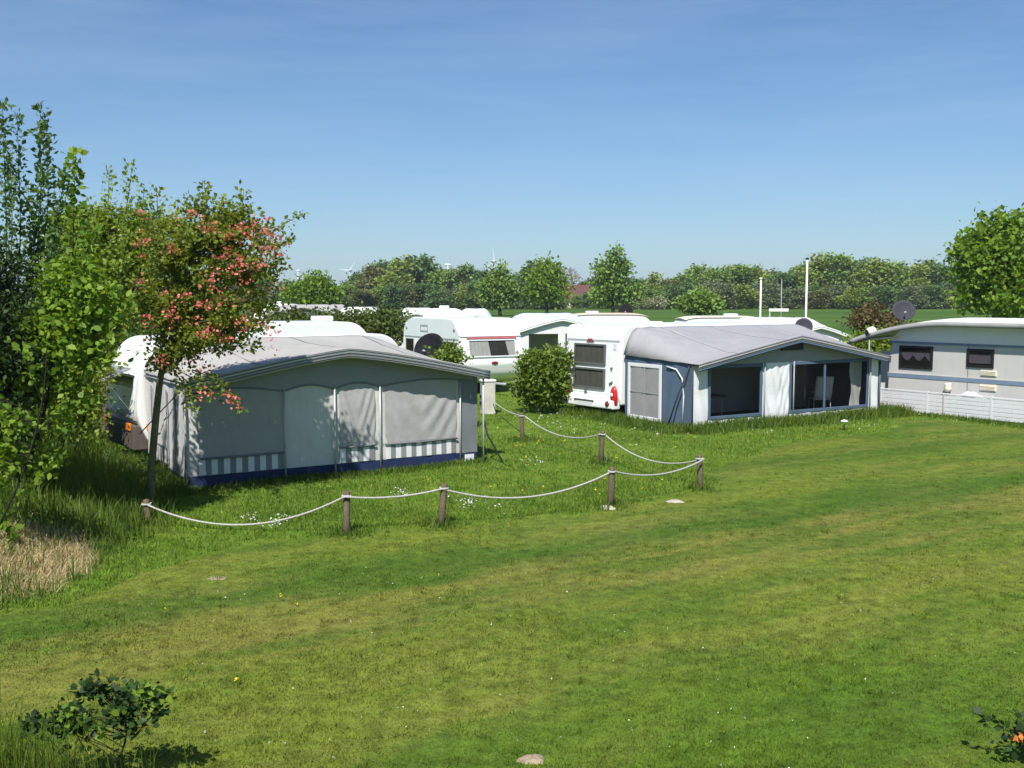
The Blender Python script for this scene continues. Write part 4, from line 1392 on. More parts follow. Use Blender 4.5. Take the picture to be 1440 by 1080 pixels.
def make_tree(name, label, cat, base, trunk, r0, blobs, nclump, nleaf, lsize, crad, leafm, barkm, seed,
              shoots=(), group=None, up=0.6, flowers=None, branch_r=0.3, attach=None, shell=0.55, wid=0.34, flat=0.75, trunkname='trunk', oval=False):
    """trunk: world points from base up; blobs: (centre, rx, ry, rz, weight); shoots: lists of world points with leaves along them"""
    rng = np.random.default_rng(seed)
    base = Vector(base)
    root = thing(name, label, cat, base, 0, group)
    tp = [Vector(p) - base for p in trunk]
    mb = MB()
    nt_ = len(tp)
    # smooth the trunk
    pts = []
    for i in range(nt_ - 1):
        for k in range(4):
            t = k / 4
            p0, p1, p2, p3 = tp[max(i - 1, 0)], tp[i], tp[i + 1], tp[min(i + 2, nt_ - 1)]
            pts.append(0.5 * ((2 * p1) + (p2 - p0) * t + (2 * p0 - 5 * p1 + 4 * p2 - p3) * t * t + (3 * p1 - p0 - 3 * p2 + p3) * t ** 3))
    pts.append(tp[-1])
    rad = [r0 * (1.25 if i == 0 else 1) * (1 - 0.72 * i / (len(pts) - 1)) for i in range(len(pts))]
    mb.tube(pts, rad, 9)
    wts = np.array([b[4] if len(b) > 4 else b[1] * b[2] * b[3] for b in blobs], float)
    wts /= wts.sum()
    cl, LP, LD = [], [], []
    for _ in range(nclump):
        b = blobs[rng.choice(len(blobs), p=wts)]
        v = rng.normal(size=3); v /= np.linalg.norm(v)
        q = (shell + (1 - shell) * rng.random() ** 0.5) * rng.random() ** 0.12
        c = Vector(b[0]) - base + Vector((v[0] * b[1] * q, v[1] * b[2] * q, v[2] * b[3] * q))
        cl.append(c)
    a0 = attach if attach is not None else 0.45
    ends = []
    for c in cl:
        best, bd = len(pts) - 1, 1e9
        for i in range(int(len(pts) * a0), len(pts)):
            dd = (pts[i] - c).length + max(0, pts[i].z - c.z + 0.25 * (pts[i] - c).length) * 1.5
            if dd < bd:
                bd, best = dd, i
        s = pts[best]
        ln = (c - s).length
        m = s.lerp(c, 0.5) + Vector((0, 0, 0.12 * ln)) + Vector(rng.normal(size=3)) * 0.06 * ln
        pa = bez(s, m, c, 6)
        rb = max(rad[best] * branch_r, 0.004)
        mb.tube(pa, [rb * (1 - 0.8 * i / 6) for i in range(7)], 5, cap=False)
        ends.append((pa, c))
        k = int(nleaf * (0.6 + 0.8 * rng.random()))
        g = rng.normal(size=(k, 3)) * crad * np.array([1, 1, flat])
        LP.append(np.array(c)[None] + g)
        LD.append(g / (np.linalg.norm(g, axis=1)[:, None] + 1e-9))
        k2 = max(1, int(k * 0.3))
        ii = rng.random(k2)
        pp = np.array([pa[min(6, int(3 + x * 3.99))] for x in ii]) + rng.normal(size=(k2, 3)) * crad * 0.5
        LP.append(pp); LD.append(rng.normal(size=(k2, 3)))
    for sh in shoots:
        w = [Vector(p) - base for p in sh[0]]
        sr, dens, spread = sh[1], sh[2], sh[3]
        path = []
        for i in range(len(w) - 1):
            for k in range(5):
                path.append(w[i].lerp(w[i + 1], k / 5))
        path.append(w[-1])
        # relax
        for _ in range(3):
            path = [path[0]] + [(path[i - 1] + path[i] * 2 + path[i + 1]) / 4 for i in range(1, len(path) - 1)] + [path[-1]]
        mb.tube(path, [sr * (1 - 0.8 * i / (len(path) - 1)) for i in range(len(path))], 5, cap=False)
        A = np.array([tuple(p) for p in path])
        seg = np.linalg.norm(np.diff(A, axis=0), axis=1)
        n = int(seg.sum() * dens)
        u = (rng.random(n) ** (sh[4] if len(sh) > 4 else 0.8)) * (len(A) - 1)
        i0 = np.minimum(u.astype(int), len(A) - 2)
        f = (u - i0)[:, None]
        q = A[i0] * (1 - f) + A[i0 + 1] * f
        dr = A[i0 + 1] - A[i0]
        dr /= np.linalg.norm(dr, axis=1)[:, None] + 1e-9
        off = rng.normal(size=(n, 3))
        LP.append(q + off * spread)
        LD.append(dr * 0.7 + off * 0.6)
    tk = mb.build(trunkname, barkm, root, True)
    LP = np.concatenate(LP); LD = np.concatenate(LD)
    V, Fq = leaves(LP, lsize, rng, up, wid, LD, oval=oval)
    fast_mesh('crown', V, Fq, leafm, root)
    if flowers:
        pts_, size, n_each = flowers
        Q = np.concatenate([np.array(Vector(p) - base)[None] + rng.normal(size=(int(n_each * rr), 3)) * np.array([rx, rx, rx * 0.55]) for p, rx, rr in pts_])
        V, Fq = leaves(Q, size, rng, 0.9, 0.5)
        fast_mesh('blossom', V, Fq, 'blossom', root)
    return root


def B(px, py, Y, rx, ry, dy=None, w=None):
    """blob from a pixel centre + pixel radii at depth Y"""
    c = P(px, py, Y)
    a, b = rx / F * Y, ry / F * Y
    t = (c, a, dy if dy else (a + b) / 2 * 0.72, b)
    return t if w is None else t + (w,)


# ---- pink hawthorn
YH = 17.2
hb = onground(212, 714)
YH = hb.y
hp = lambda x, y, d=0.0: P(x, y, YH + d)
rngh = np.random.default_rng(5)
fl = []
for (x, y, s) in [(320, 340, 26), (300, 345, 20), (345, 318, 24), (365, 322, 26), (350, 372, 24), (335, 378, 22), (380, 330, 20), (330, 330, 26), (295, 320, 20), (400, 342, 14),
                  (248, 355, 22), (240, 350, 16), (270, 300, 14), (242, 372, 14), (357, 440, 24), (365, 455, 22), (340, 452, 18), (300, 462, 22), (310, 475, 18), (285, 470, 16),
                  (245, 432, 22), (242, 450, 20), (228, 432, 18), (210, 447, 16), (262, 452, 14), (232, 512, 26), (222, 508, 22), (272, 505, 24), (290, 515, 20), (285, 430, 16), (310, 425, 18),
                  (330, 565, 14), (318, 556, 14), (338, 573, 10), (288, 553, 18), (195, 395, 14), (205, 360, 12), (325, 355, 20), (372, 310, 14), (355, 345, 22), (312, 362, 16), (280, 385, 14), (380, 350, 16), (260, 415, 14), (350, 395, 16)]:
    fl.append((hp(x, y, rngh.uniform(-1.0, 0.15)), s / F * YH * 0.36, s / 20))
for _ in range(36):
    fl.append((hp(rngh.uniform(190, 400), rngh.uniform(295, 490), rngh.uniform(-1.1, -0.3)), rngh.uniform(0.05, 0.10), rngh.uniform(0.2, 0.6)))
make_tree('hawthorn_tree', 'pink blossoming hawthorn with a bare lichen trunk in front of the large grey awning', 'tree', hb,
          [hb - Vector((0, 0, 0.1)), hp(213, 660), hp(222, 560), hp(229, 515), hp(243, 470, 0.1), hp(262, 420, 0.1), hp(285, 360, 0.1), hp(300, 310, 0.1)], 0.070,
          [B(232, 420, YH, 55, 62), B(285, 375, YH, 72, 72), B(345, 350, YH, 42, 52), B(278, 458, YH, 70, 46), B(245, 502, YH, 36, 20), B(345, 440, YH, 42, 36), B(235, 345, YH, 45, 48), B(300, 310, YH, 50, 35)],
          150, 88, 0.078, 0.115, 'lf_haw', 'bark_lichen', 21,
          shoots=[([hp(300, 320), hp(290, 285), hp(287, 256)], 0.014, 110, 0.045), ([hp(330, 330), hp(340, 295), hp(343, 268)], 0.014, 110, 0.05), ([hp(350, 350), hp(388, 322), hp(428, 299)], 0.014, 80, 0.04),
                  ([hp(345, 385), hp(382, 372), hp(402, 372)], 0.012, 120, 0.045), ([hp(335, 430), hp(370, 412), (hp(402, 376))], 0.012, 60, 0.035), ([hp(300, 490), hp(340, 485), hp(362, 486)], 0.012, 140, 0.05),
                  ([hp(270, 520), hp(310, 535), hp(345, 578)], 0.012, 80, 0.035), ([hp(240, 515), hp(262, 545), hp(275, 575)], 0.012, 130, 0.06), ([hp(310, 330), hp(310, 300), hp(316, 285)], 0.012, 110, 0.05),
                  ([hp(250, 520), hp(285, 540), hp(305, 555)], 0.012, 130, 0.07), ([hp(340, 330), hp(372, 318), hp(395, 318)], 0.012, 100, 0.05), ([hp(350, 360), hp(390, 345), hp(412, 335)], 0.012, 90, 0.04),
                  ([hp(212, 660), hp(203, 650), hp(200, 645)], 0.008, 90, 0.05), ([hp(213, 672), hp(222, 662), hp(228, 655)], 0.008, 120, 0.05)],
          flowers=(fl, 0.046, 31), flat=0.5, shell=0.4)

# ---- light green trees behind it
Y2 = 24.0
b2 = P(150, 640, Y2); b2.z = gz(b2.x, b2.y)
h2 = lambda x, y, d=0.0: P(x, y, Y2 + d)
make_tree('field_maple', 'loose light green tree behind the pink hawthorn, left of the white caravan end', 'tree', b2,
          [b2, h2(150, 560), h2(155, 470), h2(165, 400), h2(175, 330)], 0.12,
          [B(165, 345, Y2, 55, 60), B(115, 400, Y2, 60, 70), B(225, 350, Y2, 50, 55), B(180, 430, Y2, 70, 60), B(100, 470, Y2, 60, 60), B(110, 340, Y2, 45, 50), B(145, 385, Y2, 45, 45), B(200, 300, Y2, 40, 35), B(130, 320, Y2, 35, 35)],
          215, 95, 0.105, 0.21, 'lf_lime', 'bark', 33,
          shoots=[([h2(170, 330), h2(180, 280), h2(186, 232)], 0.02, 70, 0.08), ([h2(150, 330), h2(152, 285), h2(154, 240)], 0.02, 70, 0.07), ([h2(215, 330), h2(222, 295), h2(220, 268)], 0.02, 70, 0.08),
                  ([h2(190, 320), h2(200, 290), h2(204, 262)], 0.015, 80, 0.08), ([h2(120, 350), h2(112, 320), h2(110, 300)], 0.015, 60, 0.08), ([h2(240, 330), h2(248, 305), h2(250, 285)], 0.015, 70, 0.08)], attach=0.2)
# ---- blue green feathery tree at the left edge
Y3 = 15.0
b3 = P(-25, 760, Y3); b3.z = gz(b3.x, b3.y)
h3 = lambda x, y, d=0.0: P(x, y, Y3 + d)
tips = [((8, 470), (10, 330), (3, 142)), ((20, 460), (30, 330), (24, 158)), ((30, 470), (58, 320), (57, 150)), ((35, 470), (70, 300), (64, 168)), ((45, 480), (85, 290), (116, 168)), ((40, 480), (75, 350), (92, 240)),
        ((15, 450), (40, 340), (45, 215)), ((5, 420), (-8, 300), (-12, 150)), ((50, 470), (66, 400), (78, 330)), ((10, 440), (18, 320), (14, 215)), ((30, 430), (52, 330), (60, 238)), ((20, 470), (45, 390), (40, 262)), ((5, 450), (3, 330), (12, 190)),
        ((-10, 430), (-30, 300), (-35, 170))]
make_tree('willow', 'dark feathery tree with long upright shoots at the left edge', 'tree', b3,
          [b3, h3(-20, 650), h3(-10, 540), h3(8, 470), h3(12, 430)], 0.10,
          [B(0, 430, Y3, 36, 75), B(-35, 500, Y3, 60, 110), B(20, 520, Y3, 34, 60)],
          48, 50, 0.085, 0.16, ('lf_willow'), 'bark_dark', 41,
          shoots=[([h3(*a, 0.2 * (i % 3)), h3(*b_, 0.3 * (i % 4) - 0.4), h3(*c, 0.3 * (i % 5) - 0.6)], 0.012, 105, 0.036, 0.7) for i, (a, b_, c) in enumerate(tips) if i not in (4, 6, 12)], attach=0.3, wid=0.27)
# ---- near bright-leaved sapling, large leaves
Y4 = 14.6
b4 = P(-45, 800, Y4); b4.z = gz(b4.x, b4.y)
h4 = lambda x, y, d=0.0: P(x, y, Y4 + d)
make_tree(
          'cherry_sapling', 'young tree with big bright green leaves and dark stems at the left edge', 'tree', b4,
          [b4, h4(-5, 760), h4(25, 690), h4(52, 620), h4(68, 550), h4(80, 480), h4(92, 400)], 0.036,
          [B(95, 460, Y4, 46, 52, 0.45), B(40, 500, Y4, 46, 52, 0.45), B(118, 480, Y4, 30, 36, 0.35), B(100, 400, Y4, 42, 36, 0.4), B(135, 425, Y4, 30, 34, 0.35), B(75, 545, Y4, 36, 36, 0.3), B(20, 590, Y4, 36, 44, 0.35), B(-10, 540, Y4, 40, 60, 0.5), B(55, 640, Y4, 26, 22, 0.25)],
          135, 36, 0.10, 0.14, 'lf_bright', 'bark_dark', 52, oval=True,
          shoots=[([h4(85, 480), h4(102, 380), h4(104, 290), h4(106, 212)], 0.014, 100, 0.045, 0.9), ([h4(92, 420), h4(118, 360), h4(132, 330)], 0.008, 70, 0.05), ([h4(60, 590), h4(100, 575), h4(135, 560)], 0.008, 50, 0.045),
                  ([h4(20, 700), h4(40, 675), h4(68, 668)], 0.006, 60, 0.03), ([h4(10, 720), h4(0, 650), h4(20, 620)], 0.007, 60, 0.04), ([h4(80, 500), h4(115, 500), h4(135, 480)], 0.008, 55, 0.045),
                  ([h4(0, 750), h4(8, 735), h4(24, 745), h4(18, 785)], 0.006, 110, 0.03), ([h4(-5, 780), h4(6, 770), h4(12, 765)], 0.006, 110, 0.035), ([h4(100, 420), h4(135, 420), h4(160, 410)], 0.007, 50, 0.045),
                  ([h4(40, 640), h4(72, 600), h4(98, 590)], 0.007, 50, 0.04)],
          attach=0.35, wid=0.36)


# ---- dark stemmed branch nearer the camera, hanging over the bank
Y5 = 12.7
b5 = P(-48, 815, Y5); b5.z = gz(b5.x, b5.y)
h5 = lambda x, y, d=0.0: P(x, y, Y5 + d)
make_tree('cherry_sapling', 'sparse sapling with a dark stem leaning in over the dry grass at the left', 'tree', b5,
          [b5, h5(-40, 800), h5(0, 735), h5(34, 660), h5(52, 600), h5(62, 545), h5(66, 490)], 0.020,
          [B(10, 650, Y5, 22, 26, 0.12), B(-20, 600, Y5, 30, 60, 0.2), B(20, 590, Y5, 20, 30, 0.12)],
          34, 16, 0.090, 0.075, 'lf_bright', 'bark_dark', 57, oval=True,
          shoots=[([h5(10, 720), h5(40, 675), h5(70, 660)], 0.005, 45, 0.02), ([h5(-10, 745), h5(8, 735), h5(22, 760), h5(14, 784)], 0.005, 90, 0.022), ([h5(-30, 780), h5(0, 765), h5(8, 790)], 0.005, 80, 0.022),
                  ([h5(50, 610), h5(80, 580), h5(92, 560)], 0.005, 40, 0.02), ([h5(40, 640), h5(20, 620), h5(16, 600)], 0.005, 45, 0.025), ([h5(58, 560), h5(40, 520), h5(36, 490)], 0.005, 40, 0.025), ([h5(0, 735), h5(-4, 690), h5(6, 660)], 0.005, 50, 0.025)],
          attach=0.2, wid=0.36, branch_r=0.2)


# ---- bushes
def bush(name, label, cat, px, pb, Y, blobs, n, nl, ls, cr, m, seed, bark='bark_dark', up=0.6, group=None, z=None):
    b = P(px, pb, Y)
    b.z = gz(b.x, b.y) if z is None else z
    top = max(x[0].z for x in blobs)
    return make_tree(name, label, cat, b, [b, Vector((b.x + 0.03, b.y, b.z + (top - b.z) * 0.35)), Vector((b.x, b.y, b.z + (top - b.z) * 0.7))], max(0.03, (top - b.z) * 0.025), blobs, n, nl, ls, cr, m, bark, seed, up=up, attach=0.1, shell=0.5, trunkname='stem', group=group)


bush('shrub', 'round dense green bush between the rounded caravan and the caravan with stacked windows', 'bush', 763, 575, 30.6,
     [B(764, 538, 30.6, 28, 36, 0.7), B(782, 505, 30.6, 16, 18, 0.5), B(752, 512, 30.6, 15, 16, 0.5), B(744, 545, 30.6, 14, 22, 0.5), B(786, 530, 30.6, 12, 38, 0.5)], 150, 62, 0.115, 0.15, 'lf_bush', 61)
bush('shrub', 'small leafy bush just behind the right slope of the large grey awning roof', 'bush', 635, 600, 26.0,
     [B(635, 503, 26, 17, 18, 0.4), B(628, 525, 26, 18, 30, 0.4)], 45, 45, 0.10, 0.13, 'lf_bush', 62)
bush('shrub', 'reddish brown bush behind the awning gable, left of the grey satellite dish', 'bush', 1228, 520, 46,
     [B(1225, 451, 46, 26, 15, 1.0), B(1238, 464, 46, 24, 18, 1.0), B(1250, 450, 46, 16, 11, 0.8)], 90, 45, 0.15, 0.26, 'lf_red', 63)
bush('shrub', 'yellow green bush below the reddish brown bush, behind the right end of the awning', 'bush', 1222, 560, 35.5,
     [B(1212, 484, 35.5, 20, 18, 0.7), B(1240, 482, 35.5, 22, 15, 0.7), B(1225, 505, 35.5, 32, 28, 0.7)], 80, 45, 0.12, 0.18, 'lf_lime', 64)
bush('shrub', 'green bush pressed against the white caravan end at the far left', 'bush', 118, 640, 20.5,
     [B(120, 525, 20.5, 34, 42, 0.6), B(112, 585, 20.5, 34, 42, 0.6), B(80, 560, 20.5, 40, 55, 0.6)], 105, 46, 0.095, 0.17, 'lf_lime', 65)
bush('shrub', 'added bush at the left edge, leaves coloured as the shaded crown below the feathery upright shoots', 'bush', -20, 700, 14.2,  # added bush, stands for the willow's shaded lower crown
     [B(0, 445, 14.2, 34, 80, 0.4), B(22, 400, 14.2, 20, 45, 0.25), B(-35, 520, 14.2, 50, 100, 0.5), B(25, 500, 14.2, 26, 50, 0.3), B(10, 575, 14.2, 34, 40, 0.35), B(-5, 355, 14.2, 20, 30, 0.25)], 130, 55, 0.07, 0.11, 'lf_shade', 68)
bush('shrub', 'dark green bush below the light green tree at the far left', 'bush', 40, 680, 17.5,
     [B(30, 560, 17.5, 60, 60, 0.8), B(-20, 600, 17.5, 60, 70, 0.8), B(60, 610, 17.5, 30, 30, 0.5)], 90, 50, 0.085, 0.17, 'lf_bush', 66)
# clipped hedge: one long crown
hbl = []
for i in range(15):
    x = 395 + 11.5 * i
    hbl.append(B(x, 462 - 3 * math.sin(i * 1.7) - (6 if i > 11 else 0), 54, 17, 22 + 2 * math.sin(i * 2.3), 1.1))
bush('hedge', 'long brownish green hedge behind the large grey awning roof', 'hedge', 470, 520, 54, hbl, 330, 34, 0.19, 0.27, 'lf_hedge', 67)
# rose shoot bottom left and dark sprig bottom right
Y6 = 6.9
rb = P(150, 1120, Y6); rb.z = gz(rb.x, rb.y)
h6 = lambda x, y, d=0.0: P(x, y, Y6 + d)
make_tree('rose_bush', 'low rose bush with dark and bright leaves at the bottom left corner', 'bush', rb,
          [rb, h6(170, 1060), h6(178, 1030), h6(172, 1000)], 0.010,
          [B(172, 990, Y6, 18, 20, 0.12), B(212, 978, Y6, 24, 11, 0.10), B(128, 968, Y6, 14, 8, 0.08), B(60, 1015, Y6, 18, 10, 0.08), B(180, 1010, Y6, 24, 22, 0.12), B(100, 1010, Y6, 26, 18, 0.12), B(215, 1000, Y6, 10, 14, 0.06), B(135, 1030, Y6, 20, 20, 0.1), B(150, 970, Y6, 24, 8, 0.08)],
          46, 15, 0.048, 0.042, 'lf_rose', 'bark_dark', 71, oval=True,
          shoots=[([h6(185, 1040), h6(215, 1005), h6(228, 985), h6(243, 979)], 0.005, 40, 0.02, 0.6), ([h6(150, 1100), h6(110, 1040), h6(95, 1000)], 0.006, 60, 0.025), ([h6(120, 1090), h6(60, 1030), h6(38, 1008)], 0.005, 40, 0.02, 0.5),
                  ([h6(175, 1010), h6(140, 975), h6(120, 970)], 0.005, 60, 0.02)], attach=0.2, trunkname='stem', wid=0.42)
bright = P(0, 0, 5)
rg = np.random.default_rng(8)
root_r = [o for o in COL.objects if o.name.startswith('rose_bush')][0]
Q = np.concatenate([np.array(h6(x, y, -0.08) - rb)[None] + rg.normal(size=(k, 3)) * 0.035 for x, y, k in ((205, 972, 20), (218, 985, 14), (95, 1008, 26), (88, 1025, 20), (110, 1015, 16), (180, 1000, 8), (150, 1030, 10))])
V, Fq = leaves(Q, 0.052, rg, 0.9, 0.42, oval=True)
fast_mesh('bright_leaves', V, Fq, 'lf_bright', root_r)  # brighter green leaves among the shade-coloured ones
Y7 = 7.3
rb7 = P(1475, 1075, Y7); rb7.z = gz(rb7.x, rb7.y)
h7 = lambda x, y, d=0.0: P(x, y, Y7 + d)
make_tree('rose_bush', 'dark leafy sprig with an orange leaf at the bottom right corner', 'bush', rb7,
          [rb7, h7(1465, 1050), h7(1455, 1030)], 0.008, [B(1452, 1040, Y7, 20, 16, 0.08)], 14, 10, 0.06, 0.035, 'lf_rose', 'bark_dark', 72,
          shoots=[([h7(1460, 1040), h7(1420, 1025), h7(1384, 1010)], 0.004, 75, 0.018), ([h7(1460, 1050), h7(1425, 1050), h7(1398, 1050)], 0.004, 70, 0.018), ([h7(1460, 1030), h7(1435, 1012), h7(1428, 1002)], 0.004, 60, 0.018)], attach=0.2, trunkname='stem', wid=0.42)
r7 = [o for o in COL.objects if o.name.startswith('rose_bush')][1]
Q = np.array(h7(1433, 1038, -0.05) - rb7)[None] + rg.normal(size=(7, 3)) * 0.02
V, Fq = leaves(Q, 0.06, rg, 1.2, 0.42, oval=True)
fast_mesh('orange_leaves', V, Fq, 'orange_leaf', r7)

# ---- middle distance trees in the field
YR = 62
br = P(1400, 470, YR); br.z = 0
hr_ = lambda x, y, d=0.0: P(x, y, YR + d)
make_tree('horse_chestnut', 'big full green tree at the right edge behind the shelter roof', 'tree', br,
          [br, hr_(1400, 450), hr_(1405, 410), hr_(1410, 360), hr_(1412, 330)], 0.28,
          [B(1395, 365, YR, 44, 48), B(1430, 345, YR, 48, 42), B(1385, 400, YR, 34, 40), B(1420, 410, YR, 50, 42), B(1365, 350, YR, 20, 28), B(1455, 390, YR, 45, 50), B(1400, 320, YR, 24, 20), B(1440, 315, YR, 20, 16), B(1365, 325, YR, 12, 14)],
          230, 62, 0.32, 0.45, 'lf_bright', 'bark', 81, attach=0.3)
YF = 190
for i, (px, pt, wd, m, lab, sd) in enumerate([
        (703, 373, 26, 'lf_far1', 'round green tree standing alone in the field before the orange farmhouse', 5),
        (769, 363, 30, 'lf_bright', 'bright green field tree just left of the brown farmhouse roof', 6),
        (862, 348, 30, 'lf_far1', 'tallest field tree, loose topped, right of the brown farmhouse roof', 7)]):
    b = P(px, 436, YF); b.z = 0
    hh = 436 - pt
    bl = [B(px, pt + hh * 0.5, YF, wd * 0.9, hh * 0.30), B(px, pt + hh * 0.66, YF, wd, hh * 0.18), B(px + 3, pt + hh * 0.24, YF, wd * 0.55, hh * 0.24)]
    if i == 2:
        bl += [B(px + 12, pt + hh * 0.35, YF, 10, 10), B(px - 14, pt + hh * 0.30, YF, 8, 9), B(px + 22, pt + hh * 0.75, YF, 20, 16), B(px - 18, pt + hh * 0.75, YF, 16, 14)]
    make_tree('field_tree', lab, 'tree', b, [b, P(px, 424, YF), P(px + 1, 410, YF), P(px, pt + 25, YF)], 0.34, bl, 110, 40, 0.62, 0.75, m, 'bark_dark', 90 + sd, attach=0.35, shell=0.35)
# left big trees
for (px, pt, wd, Y, m, lab, sd) in [(440, 380, 38, 150, 'lf_bright', 'broad bright green tree right of the pink hawthorn, beyond the grey tent awning', 1),
                                    (400, 398, 14, 170, 'lf_far4', 'small greyish tree hidden behind the tip of the pink hawthorn', 2),
                                    (985, 416, 22, 140, 'lf_far1', 'low green bush in the field right of the tallest field tree', 3)]:
    b = P(px, 432, Y); b.z = 0
    hh = 432 - pt
    make_tree('field_tree', lab, 'tree', b, [b, P(px, 420, Y), P(px, pt + hh * 0.4, Y)], 0.3, [B(px, pt + hh * 0.62, Y, wd, hh * 0.36), B(px + 4, pt + hh * 0.32, Y, wd * 0.6, hh * 0.26), B(px - wd * 0.6, pt + hh * 0.75, Y, wd * 0.5, hh * 0.25), B(px + wd * 0.6, pt + hh * 0.75, Y, wd * 0.5, hh * 0.25)], 130, 36, 0.5, 0.6, m, 'bark_dark', 120 + sd, attach=0.2)


# ---- far wood: six tree shapes, copied
def wood_tree(seed, m, kind):
    rng = np.random.default_rng(seed)
    bl = []
    for k in range(7):
        a = rng.random() * 6.28
        q = rng.uniform(0.4, 1.9)
        z = rng.uniform(2.4, 8.0)
        s = rng.uniform(1.4, 2.3) * (1.15 - 0.05 * z)
        bl.append((Vector((math.cos(a) * q, math.sin(a) * q, z)), s, s, s * 1.15))
    bl.append((Vector((0, 0, 8.0)), 1.3, 1.3, 1.7))
    bl.append((Vector((0, 0, 1.6)), 2.8, 2.0, 1.5))
    return make_tree('wood_tree', kind[0], 'tree', (0, 0, 0), [Vector((0, 0, -0.2)), Vector((0.1, 0, 3)), Vector((0, 0.1, 6)), Vector((0, 0, 8.6))], 0.22, bl, 150, 34, 0.62, 0.62, m, 'bark_dark', seed, attach=0.15, shell=0.45, up=1.0, group=kind[1])


KINDS = {
    'lf_far1': ('mid green tree of the far wood beyond the field', 'mid green trees of the far wood'),
    'lf_far2': ('dark green tree of the far wood beyond the field', 'dark trees of the far wood'),
    'lf_far3': ('yellow green tree of the far wood beyond the field', 'yellow green trees of the far wood'),
    'lf_far4': ('grey green tree of the far wood beyond the field', 'grey green trees of the far wood'),
    'lf_far5': ('brownish tree of the far wood beyond the field', 'brownish trees of the far wood')}
protos = {}
for i, m in enumerate(KINDS):
    protos[m] = [wood_tree(200 + 10 * i + k, m, KINDS[m]) for k in range(2)]
used = set()
rw = np.random.default_rng(77)
spots = []
skyline = [(300, 392), (325, 386), (350, 382), (375, 390), (400, 396), (425, 400), (448, 402), (470, 402), (490, 398), (506, 388), (522, 376), (540, 372), (556, 370), (575, 366), (592, 365), (606, 376), (622, 382), (640, 380), (656, 375), (678, 384), (725, 388), (738, 384), (752, 372),
           (885, 392), (900, 392), (918, 388), (935, 392), (948, 392), (962, 386), (978, 376), (995, 388), (1010, 380), (1030, 374), (1048, 374), (1066, 378), (1086, 380), (1106, 384), (1126, 378), (1144, 368), (1160, 362), (1178, 363),
           (1196, 368), (1214, 370), (1232, 370), (1250, 368), (1268, 372), (1286, 374), (1304, 370), (1322, 376), (1340, 384), (1358, 388), (1380, 390), (1405, 392), (1430, 390), (790, 396), (835, 392), (820, 397)]
for px, pt in skyline:
    spots.append((px, pt + rw.uniform(-3, 2), rw.uniform(325, 360), rw.choice(['lf_far1', 'lf_far3', 'lf_far3', 'lf_far2', 'lf_far1', 'lf_far4'] if px > 950 else ['lf_far1', 'lf_far2', 'lf_far2', 'lf_far3', 'lf_far5'])))
x = 290
while x < 1460:     # lower trees in front
    if not (785 < x < 850):
        spots.append((x, rw.uniform(396, 411), rw.uniform(290, 312), rw.choice(['lf_far1', 'lf_far2', 'lf_far4', 'lf_far3', 'lf_far2', 'lf_far5'])))
    x += rw.uniform(13, 19)
for px, pt, Y, m in spots:
    p = P(px, pt, Y)
    pr = protos[m]
    k = int(rw.integers(2))
    if (m, k) in used:
        o = copy_tree(pr[k])
    else:
        o = pr[k]
        used.add((m, k))
    o.location = (p.x, p.y, 0)
    s = p.z / 9.6
    o.scale = (max(s, 0.85) * rw.uniform(1.1, 1.5), max(s, 0.85) * 1.2, s)
    o.rotation_euler = (0, 0, rw.uniform(0, 6.28))
for m in protos:
    for k in range(2):
        if (m, k) not in used:
            for ch in list(protos[m][k].children):
                bpy.data.objects.remove(ch)
            bpy.data.objects.remove(protos[m][k])
# pale flowering shrubs before the wood
for px, Y, pt, m in ((790, 312, 410, 'lf_far3'), (826, 314, 412, 'lf_far2'), (812, 318, 416, 'lf_far1'), (838, 310, 406, 'lf_far1')):
    p = P(px, pt, Y)
    c_ = copy_tree(protos[m][0])
    c_.location = (p.x, p.y, 0)
    c_.scale = (0.75, 0.6, p.z / 9.6)
    c_.rotation_euler = (0, 0, px * 0.7)
for px, sd in ((900, 1), (925, 2)):
    p = P(px, 420, 285)
    make_tree('wood_tree', 'low shrub dusted with white blossom at the foot of the far wood, ' + ('left one' if sd == 1 else 'right one'), 'tree', (p.x, p.y, 0), [Vector((p.x, p.y, 0)), Vector((p.x, p.y, 1.2)), Vector((p.x, p.y, 2.5))], 0.15, [(Vector((p.x, p.y, 2.0)), 2.6, 1.8, 1.8)], 30, 26, 0.5, 0.5, 'lf_farflower', 'bark_dark', 300 + sd, attach=0.1)
# bare grey tree over the farmhouse
pb_ = P(797, 425, 345)
bb = Vector((pb_.x, pb_.y, 0))
root = thing('bare_tree', 'leafless grey tree behind the brown farmhouse', 'tree', bb, 0)
rt = np.random.default_rng(9)
mb = MB()


def grow(p, d, l, r, n):
    q = p + d * l
    mid = p + d * l * 0.5 + Vector(rt.normal(size=3)) * l * 0.05
    mb.tube([p, mid, q], [r, r * 0.8, r * 0.62], 5, cap=False)
    if n == 0:
        return
    for _ in range(3 if n > 2 else 4):
        e = (d + Vector(rt.normal(size=3)) * 0.48 + Vector((0, 0, 0.10))).normalized()
        grow(q, e, l * rt.uniform(0.66, 0.86), r * 0.62, n - 1)


grow(Vector((0, 0, 0)), Vector((0, 0, 1)), 4.0, 0.5, 5)
mb.build('trunk', 'twig', root, True)

# ------------------------------------------------------------------ ground
def inpoly(x, y, poly):
    r = np.zeros(x.shape, bool)
    n = len(poly)
    for i in range(n):
        x1, y1 = poly[i]; x2, y2 = poly[(i + 1) % n]
        c = ((y1 > y) != (y2 > y)) & (x < (x2 - x1) * (y - y1) / (y2 - y1 + 1e-12) + x1)
        r ^= c
    return r


